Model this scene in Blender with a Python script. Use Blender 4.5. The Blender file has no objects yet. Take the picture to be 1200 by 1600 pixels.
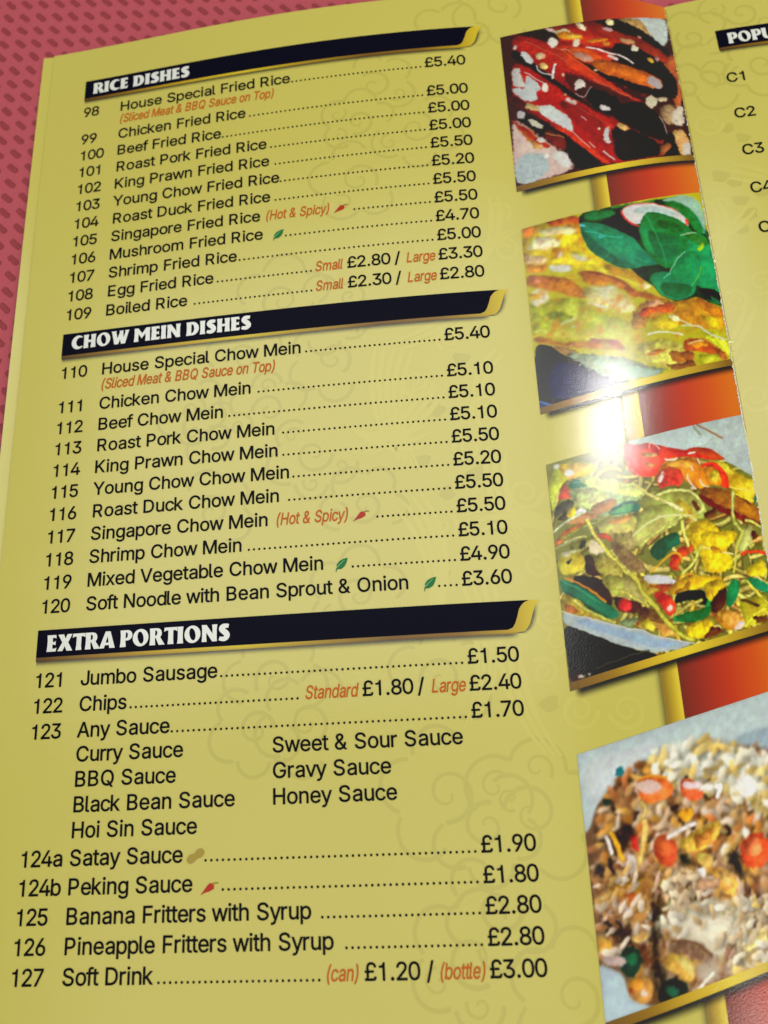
# A takeaway menu lying open on a red tablecloth, seen from close by.
# Lengths of the printed layout are in millimetres on the page (X right, Y down the page).
import bpy, math, random
import numpy as np
from mathutils import Matrix, Vector
from mathutils.geometry import delaunay_2d_cdt

MM = 0.001
sc = bpy.context.scene
COL = sc.collection

# ------------------------------------------------------------------ camera
M3 = [[0.99328358, 0.00167755, -0.11569321], [0.0, 0.99989489, 0.01449848], [0.11570537, -0.0144011, 0.99317918]]            # rows: world axes in the menu's own frame
ORG = [80.0, -110.0, -13.774]
MENU = Matrix((tuple(M3[0]) + (0,), tuple(M3[1]) + (0,), tuple(M3[2]) + (0,), (0, 0, 0, 1)))
MENU = MENU @ Matrix.Translation([-v * MM for v in ORG])
cam_d = bpy.data.cameras.new('camera')
cam = bpy.data.objects.new('camera', cam_d)
COL.objects.link(cam)
cam.matrix_world = MENU @ Matrix([[0.98547762, 0.08860296, 0.14485643, 0.10986708], [-0.03965462, 0.94956963, -0.31103862, -0.18612578], [-0.16511021, 0.30077737, 0.93929313, 0.17546307], [0.0, 0.0, 0.0, 1.0]])
cam_d.sensor_fit = 'VERTICAL'
cam_d.sensor_height = 36.0
cam_d.sensor_width = 27.0
cam_d.lens = 28.9849
cam_d.clip_start = 0.01
cam_d.clip_end = 50
cam_d.dof.use_dof = True
cam_d.dof.focus_distance = 0.1931
cam_d.dof.aperture_fstop = 14.5
sc.camera = cam

# ------------------------------------------------------------------ room light
w = bpy.data.worlds.new('World')
sc.world = w
w.use_nodes = True
w.node_tree.nodes['Background'].inputs[0].default_value = (1.0, 0.90, 0.78, 1)
w.node_tree.nodes['Background'].inputs[1].default_value = 0.20

def area(name, loc, sx, sy, radiance, col, target=None, shape='RECTANGLE'):
    l = bpy.data.lights.new(name, 'AREA')
    l.shape = shape
    l.size, l.size_y = sx, sy
    l.energy = radiance * math.pi * sx * sy
    l.color = col
    o = bpy.data.objects.new(name, l)
    o.location = loc
    if target:
        o.rotation_euler = (Vector(target) - Vector(loc)).to_track_quat('-Z', 'Y').to_euler()
    COL.objects.link(o)
    return o

area('ceiling_panel', (-0.35, 0.60, 1.5), 1.50, 1.10, 2.7, (0.97, 1.0, 1.0))
area('back_panel', (-0.30, -0.65, 1.5), 1.4, 1.2, 1.2, (1.0, 0.99, 0.96))
area('ceiling_lamp', (0.383, 0.299, 0.7), 0.085, 0.155, 54.0, (1.0, 0.98, 0.93), (0.05, 0.0, 0.0), 'ELLIPSE')
area('room_light', (1.3, -1.12, 1.2), 1.0, 0.8, 7.0, (1.0, 0.95, 0.86), (0.05, 0.0, 0.0))
sc.view_settings.view_transform = 'Standard'
sc.view_settings.look = 'None'
sc.view_settings.exposure = -0.22
sc.view_settings.gamma = 1.0
sc.render.engine = 'CYCLES'
sc.cycles.max_bounces = 6
sc.cycles.transparent_max_bounces = 12
sc.cycles.sample_clamp_indirect = 4

# ------------------------------------------------------------------ helpers
def tag(o, label=None, cat=None, kind=None, group=None):
    if label: o['label'] = label
    if cat: o['category'] = cat
    if kind: o['kind'] = kind
    if group: o['group'] = group
    return o

def s2l(c):
    c = np.asarray(c, float)
    return np.where(c <= 0.04045, c / 12.92, ((c + 0.055) / 1.055) ** 2.4)

def hexc(h):
    return np.array([int(h[i:i + 2], 16) / 255 for i in (0, 2, 4)])

def new_mat(name):
    m = bpy.data.materials.new(name)
    m.use_nodes = True
    nt = m.node_tree
    b = nt.nodes['Principled BSDF']
    return m, nt, b

def gloss(nt, b, rough=0.32):
    """thin varnished paper: soft body with a fine, slightly pebbled clear coat"""
    b.inputs['Roughness'].default_value = rough
    b.inputs['Specular IOR Level'].default_value = 0.22
    b.inputs['Coat Weight'].default_value = 1.0
    b.inputs['Coat IOR'].default_value = 1.5
    tc = nt.nodes.new('ShaderNodeTexCoord')
    n1 = nt.nodes.new('ShaderNodeTexNoise'); n1.inputs['Scale'].default_value = 2600; n1.inputs['Detail'].default_value = 2
    n2 = nt.nodes.new('ShaderNodeTexNoise'); n2.inputs['Scale'].default_value = 60; n2.inputs['Detail'].default_value = 2
    bu = nt.nodes.new('ShaderNodeBump'); bu.inputs['Strength'].default_value = 1.0; bu.inputs['Distance'].default_value = 0.000030
    bu2 = nt.nodes.new('ShaderNodeBump'); bu2.inputs['Strength'].default_value = 1.0; bu2.inputs['Distance'].default_value = 0.00006
    nt.links.new(tc.outputs['Object'], n1.inputs['Vector'])
    nt.links.new(tc.outputs['Object'], n2.inputs['Vector'])
    nt.links.new(n1.outputs['Fac'], bu.inputs['Height'])
    nt.links.new(n2.outputs['Fac'], bu2.inputs['Height'])
    nt.links.new(bu2.outputs['Normal'], bu.inputs['Normal'])
    nt.links.new(bu.outputs['Normal'], b.inputs['Coat Normal'])
    nt.links.new(bu2.outputs['Normal'], b.inputs['Normal'])
    mr = nt.nodes.new('ShaderNodeMapRange')
    mr.inputs['To Min'].default_value = 0.10; mr.inputs['To Max'].default_value = 0.15
    nt.links.new(n2.outputs['Fac'], mr.inputs['Value'])
    nt.links.new(mr.outputs['Result'], b.inputs['Coat Roughness'])
    return tc

def ink(name, col, coat=1.0):
    m, nt, b = new_mat(name)
    b.inputs['Base Color'].default_value = (*col, 1)
    gloss(nt, b)
    b.inputs['Coat Weight'].default_value = coat
    if coat < 1: b.inputs['Specular IOR Level'].default_value = 0.03
    return m

def paper():
    m, nt, b = new_mat('yellow_paper')
    tc = gloss(nt, b)
    n = nt.nodes.new('ShaderNodeTexNoise'); n.inputs['Scale'].default_value = 25; n.inputs['Detail'].default_value = 6
    f = nt.nodes.new('ShaderNodeTexNoise'); f.inputs['Scale'].default_value = 1800; f.inputs['Detail'].default_value = 1
    nt.links.new(tc.outputs['Object'], n.inputs['Vector'])
    nt.links.new(tc.outputs['Object'], f.inputs['Vector'])
    mx = nt.nodes.new('ShaderNodeMix'); mx.data_type = 'RGBA'
    mx.inputs[6].default_value = (*(PAPER * 0.955), 1)
    mx.inputs[7].default_value = (*(PAPER * 1.035), 1)
    ad = nt.nodes.new('ShaderNodeMath'); ad.operation = 'MULTIPLY_ADD'; ad.inputs[1].default_value = 0.5
    sb = nt.nodes.new('ShaderNodeMath'); sb.operation = 'MULTIPLY'; sb.inputs[1].default_value = 0.5
    nt.links.new(f.outputs['Fac'], sb.inputs[0])
    nt.links.new(n.outputs['Fac'], ad.inputs[0]); nt.links.new(sb.outputs[0], ad.inputs[2])
    nt.links.new(ad.outputs[0], mx.inputs[0])
    nt.links.new(mx.outputs[2], b.inputs['Base Color'])
    return m

def printed(name, alpha=False):
    """ink whose colour is stored point by point in the mesh"""
    m, nt, b = new_mat(name)
    gloss(nt, b)
    b.inputs['Specular IOR Level'].default_value = 0.20
    b.inputs['Coat Weight'].default_value = 1.0
    a = nt.nodes.new('ShaderNodeAttribute'); a.attribute_name = 'Col'
    nt.links.new(a.outputs['Color'], b.inputs['Base Color'])
    if alpha:
        nt.links.new(a.outputs['Alpha'], b.inputs['Alpha'])
    return m

PAPER = np.array([0.54, 0.485, 0.090])
MAT = dict(
    paper=paper(),
    black=ink('black_ink', (0.006, 0.006, 0.007), .01),
    orange=ink('orange_ink', (0.50, 0.115, 0.012), .08),
    white=ink('white_lettering', (0.70, 0.72, 0.66)),
    navy=ink('navy_ink', (0.003, 0.003, 0.010), .01),
    motif=ink('olive_pattern_ink', tuple(PAPER * np.array([0.885,0.885,0.85]))),
    pale=ink('pale_pattern_ink', tuple(PAPER * np.array([1.04,1.04,1.08]))),
    chilli=ink('chilli_red_ink', (0.42, 0.03, 0.015), .25),
    stalk=ink('stalk_ink', (0.30, 0.20, 0.03), .25),
    leaf=ink('leaf_green_ink', (0.008, 0.15, 0.03), .25),
    leafvein=ink('leaf_vein_ink', (0.12, 0.34, 0.14), .25),
    nut=ink('peanut_ink', (0.36, 0.27, 0.05), .25),
    picture=printed('printed_picture_ink'),
    gold=printed('banner_gold_ink'),
    shade=printed('soft_printed_shadow_ink', True),
)

MAT['gold'].node_tree.nodes['Principled BSDF'].inputs['Coat Weight'].default_value = .3

# ------------------------------------------------------------------ the shape of the open pages
TERMS = [(0, 2), (0, 3), (1, 1), (1, 2), (1, 3), (2, 0), (2, 1), (2, 2), (2, 3), (3, 0), (3, 1), (3, 2), (4, 0), (4, 1), (5, 0), (5, 1), (6, 0), (6, 1)]
COEF = [-2.69101, 0.72564, -5.01282, 7.30097, -5.82693, 5.91571, -12.28225, -0.91543, 5.53359, -10.37059, 10.77046, -5.64174, -6.68043, 26.60541, 12.00999, -32.28503, -4.64612, 9.91335]
XF = 168.587
TA, TB, TC = (-0.1165, -0.0145, -1.2)

def z_table(x, y):
    return TA * (x + 12) + TB * (y + 18) + TC

def z_left(x, y):
    a = x / 110.0
    b = np.clip(y, -28, 238) / 200.0
    z = 0
    for (i, j), c in zip(TERMS, COEF):
        z = z + c * a ** i * b ** j
    return z

def z_right(x, y):
    h = z_left(2 * XF - x, y) - z_table(2 * XF - x, y)
    h0 = z_left(XF, y) - z_table(XF, y)
    return z_table(x, y) + 0.5 * h + 0.5 * h0

def surf(x, y, lift=0.0):
    x = np.asarray(x, float); y = np.asarray(y, float)
    z = np.where(x <= XF, z_left(np.minimum(x, XF), y), z_right(np.maximum(x, XF), y))
    return np.stack([x * MM, -y * MM, (z + lift) * MM], -1)

def link_mesh(name, verts, faces, mats, parent=None, fmat=None, smooth=True, colors=None):
    me = bpy.data.meshes.new(name)
    me.from_pydata([tuple(v) for v in verts], [], faces)
    for m in mats: me.materials.append(m)
    if fmat is not None:
        me.polygons.foreach_set('material_index', fmat)
    if smooth:
        me.polygons.foreach_set('use_smooth', [True] * len(me.polygons))
    if colors is not None:
        at = me.color_attributes.new('Col', 'FLOAT_COLOR', 'POINT')
        at.data.foreach_set('color', np.asarray(colors, np.float32).ravel())
    me.update()
    o = bpy.data.objects.new(name, me)
    COL.objects.link(o)
    if parent: o.parent = parent
    return o

def grid_faces(nu, nv, flip=False):
    f = []
    for j in range(nv - 1):
        for i in range(nu - 1):
            a = j * nu + i
            q = (a, a + nu, a + nu + 1, a + 1)
            f.append(q[::-1] if flip else q)
    return f

def sheet(name, X, Y, lift, mat, parent, colors=None):
    """a piece of printed surface given as a grid of page positions"""
    nv, nu = X.shape
    P = surf(X, Y, lift).reshape(-1, 3)
    return link_mesh(name, P, grid_faces(nu, nv), [mat], parent, colors=colors)

def paper_sheet(name, x0, x1, y0, y1, nx, ny, zfun, thick, mat, parent):
    xs = np.linspace(x0, x1, nx); ys = np.linspace(y0, y1, ny)
    X, Y = np.meshgrid(xs, ys)
    Z = zfun(X, Y)
    top = np.stack([X * MM, -Y * MM, Z * MM], -1).reshape(-1, 3)
    bot = top - np.array([0, 0, thick * MM])
    n = nx * ny
    f = grid_faces(nx, ny) + [tuple(i + n for i in q[::-1]) for q in grid_faces(nx, ny)]
    ring = [i for i in range(nx)] + [j * nx + nx - 1 for j in range(1, ny)] + [(ny - 1) * nx + i for i in range(nx - 2, -1, -1)] + [j * nx for j in range(ny - 2, 0, -1)]
    m_ = len(ring); e0 = 2 * n
    for k in range(m_):                       # the cut edge has points of its own so that it stays crisp
        k2 = (k + 1) % m_
        f.append((e0 + k, e0 + k2, e0 + m_ + k2, e0 + m_ + k))
    o = link_mesh(name, np.concatenate([top, bot, top[ring], bot[ring]]), f, [mat], parent, smooth=True)
    return o

# ------------------------------------------------------------------ tablecloth
def make_cloth():
    m, nt, b = new_mat('red_dashed_cloth')
    N = nt.nodes; L = nt.links
    tc = N.new('ShaderNodeTexCoord')
    def math_(op, *ins):
        n = N.new('ShaderNodeMath'); n.operation = op
        for i, v in enumerate(ins):
            if isinstance(v, (int, float)): n.inputs[i].default_value = v
            else: L.new(v, n.inputs[i])
        return n.outputs[0]
    # a little waviness in the weave
    wn = N.new('ShaderNodeTexNoise'); wn.inputs['Scale'].default_value = 90; wn.inputs['Detail'].default_value = 2
    L.new(tc.outputs['Object'], wn.inputs['Vector'])
    sx = N.new('ShaderNodeSeparateXYZ'); L.new(tc.outputs['Object'], sx.inputs[0])
    wc = N.new('ShaderNodeSeparateColor'); L.new(wn.outputs['Color'], wc.inputs[0])
    px = math_('ADD', math_('MULTIPLY', sx.outputs[0], 1000.0), math_('MULTIPLY', math_('SUBTRACT', wc.outputs[0], 0.5), 1.1))
    py = math_('ADD', math_('MULTIPLY', sx.outputs[1], 1000.0), math_('MULTIPLY', math_('SUBTRACT', wc.outputs[1], 0.5), 1.1))
    px = math_('SUBTRACT', px, (-103.6, 152.6)[0]); py = math_('SUBTRACT', py, (-103.6, 152.6)[1])
    ax, ay, bx, by = (5.05, -0.26, -0.33, -5.08)
    det = ax * by - ay * bx
    u = math_('ADD', math_('MULTIPLY', px, by / det), math_('MULTIPLY', py, -bx / det))
    v = math_('ADD', math_('MULTIPLY', px, -ay / det), math_('MULTIPLY', py, ax / det))
    best = None
    # nearest dash: the cell's own and its diagonal neighbours
    u0 = math_('ROUND', u); v0 = math_('ROUND', v)
    for du, dv in ((0, 0), (1, 0), (-1, 0), (0, 1), (0, -1)):
        fu = math_('SUBTRACT', u, math_('ADD', u0, float(du)))
        fv = math_('SUBTRACT', v, math_('ADD', v0, float(dv)))
        lx = math_('ADD', math_('MULTIPLY', fu, ax), math_('MULTIPLY', fv, bx))
        ly = math_('ADD', math_('MULTIPLY', fu, ay), math_('MULTIPLY', fv, by))
        dx, dy = 0.70, -0.714
        q = math_('ADD', math_('MULTIPLY', lx, dx), math_('MULTIPLY', ly, dy))
        q = math_('MINIMUM', math_('MAXIMUM', q, -1.25), 1.25)
        ex = math_('SUBTRACT', lx, math_('MULTIPLY', q, dx)); ey = math_('SUBTRACT', ly, math_('MULTIPLY', q, dy))
        d = math_('SQRT', math_('ADD', math_('MULTIPLY', ex, ex), math_('MULTIPLY', ey, ey)))
        best = d if best is None else math_('MINIMUM', best, d)
    fn = N.new('ShaderNodeTexNoise'); fn.inputs['Scale'].default_value = 1500; fn.inputs['Detail'].default_value = 3
    L.new(tc.outputs['Object'], fn.inputs['Vector'])
    best = math_('ADD', best, math_('MULTIPLY', math_('SUBTRACT', fn.outputs['Fac'], 0.5), 0.35))
    mr = N.new('ShaderNodeMapRange'); mr.inputs['From Min'].default_value = 0.68; mr.inputs['From Max'].default_value = 0.95
    L.new(best, mr.inputs['Value'])
    mx = N.new('ShaderNodeMix'); mx.data_type = 'RGBA'
    mx.inputs[6].default_value = (*(0.25, 0.027, 0.034), 1)
    mx.inputs[7].default_value = (*(0.41, 0.062, 0.082), 1)
    L.new(mr.outputs['Result'], mx.inputs[0])
    wv = N.new('ShaderNodeTexVoronoi'); wv.inputs['Scale'].default_value = 1700
    L.new(tc.outputs['Object'], wv.inputs['Vector'])
    hs = N.new('ShaderNodeHueSaturation'); L.new(mx.outputs[2], hs.inputs['Color'])
    L.new(math_('ADD', 0.88, math_('ADD', math_('MULTIPLY', wv.outputs['Distance'], 0.10), math_('MULTIPLY', fn.outputs['Fac'], 0.16))), hs.inputs['Value'])
    L.new(hs.outputs['Color'], b.inputs['Base Color'])
    b.inputs['Roughness'].default_value = 0.55
    b.inputs['Specular IOR Level'].default_value = 0.35
    bu = N.new('ShaderNodeBump'); bu.inputs['Distance'].default_value = 0.00025; bu.inputs['Strength'].default_value = 0.8
    L.new(math_('ADD', mr.outputs['Result'], math_('MULTIPLY', fn.outputs['Fac'], 0.5)), bu.inputs['Height'])
    L.new(bu.outputs['Normal'], b.inputs['Normal'])
    # a wide cloth that hangs over the table edge is far outside the picture: a flat sheet with real thickness
    X, Y = np.meshgrid(np.linspace(-0.75, 0.95, 30), np.linspace(-0.65, 0.75, 26))
    rs = np.random.RandomState(4)
    Z = np.zeros_like(X)
    top = np.stack([X, Y, Z], -1).reshape(-1, 3); bot = top - np.array([0, 0, 0.0012])
    nx, ny = 30, 26; n = nx * ny
    f = [q[::-1] for q in grid_faces(nx, ny)] + [tuple(i + n for i in q) for q in grid_faces(nx, ny)]
    ring = [i for i in range(nx)] + [j * nx + nx - 1 for j in range(1, ny)] + [(ny - 1) * nx + i for i in range(nx - 2, -1, -1)] + [j * nx for j in range(ny - 2, 0, -1)]
    for k in range(len(ring)):
        a, c = ring[k], ring[(k + 1) % len(ring)]
        f.append((a, a + n, c + n, c))
    o = link_mesh('tablecloth', np.concatenate([top, bot]), f, [m])
    tag(o, 'pinkish red tablecloth with slanting darker red dashes under the open menu', 'tablecloth')

make_cloth()

# ------------------------------------------------------------------ the menu and its pages
menu = bpy.data.objects.new('menu', None)
COL.objects.link(menu)
menu.matrix_world = MENU
menu.empty_display_size = 0.02
tag(menu, 'open yellow takeaway menu with black headings, price list and food pictures', 'menu')

YT, YB = -25.3, 262.0
XL = -11.75
p = paper_sheet('page', XL, XF, YT, YB, 150, 100, z_left, 0.14, MAT['paper'], menu)
tag(p, 'left page with rice, chow mein and extra portions lists')
p = paper_sheet('page', XF, 2 * XF - XL, YT, YB, 110, 90, z_right, 0.14, MAT['paper'], menu)
tag(p, 'right page whose list starts with C1')
def z_under(x, y):
    xx = np.clip(x, XL, XF)
    return z_table(x, y) + (z_left(xx, y) - z_table(xx, y)) * 0.90 - 0.22
p = paper_sheet('page', XL - 3.35, XF - 0.2, YT + 0.15, YB, 60, 40, z_under, 0.14, MAT['paper'], menu)
tag(p, 'page underneath, showing as a narrow strip on the left')
def z_under_r(x, y):
    return z_table(x, y) + (z_right(x, y) - z_table(x, y)) * 0.88 - 0.22
p = paper_sheet('page', XF + 0.2, 2 * XF - XL + 2.5, YT + 0.3, YB, 40, 30, z_under_r, 0.14, MAT['paper'], menu)
tag(p, 'page underneath the right page')

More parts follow.
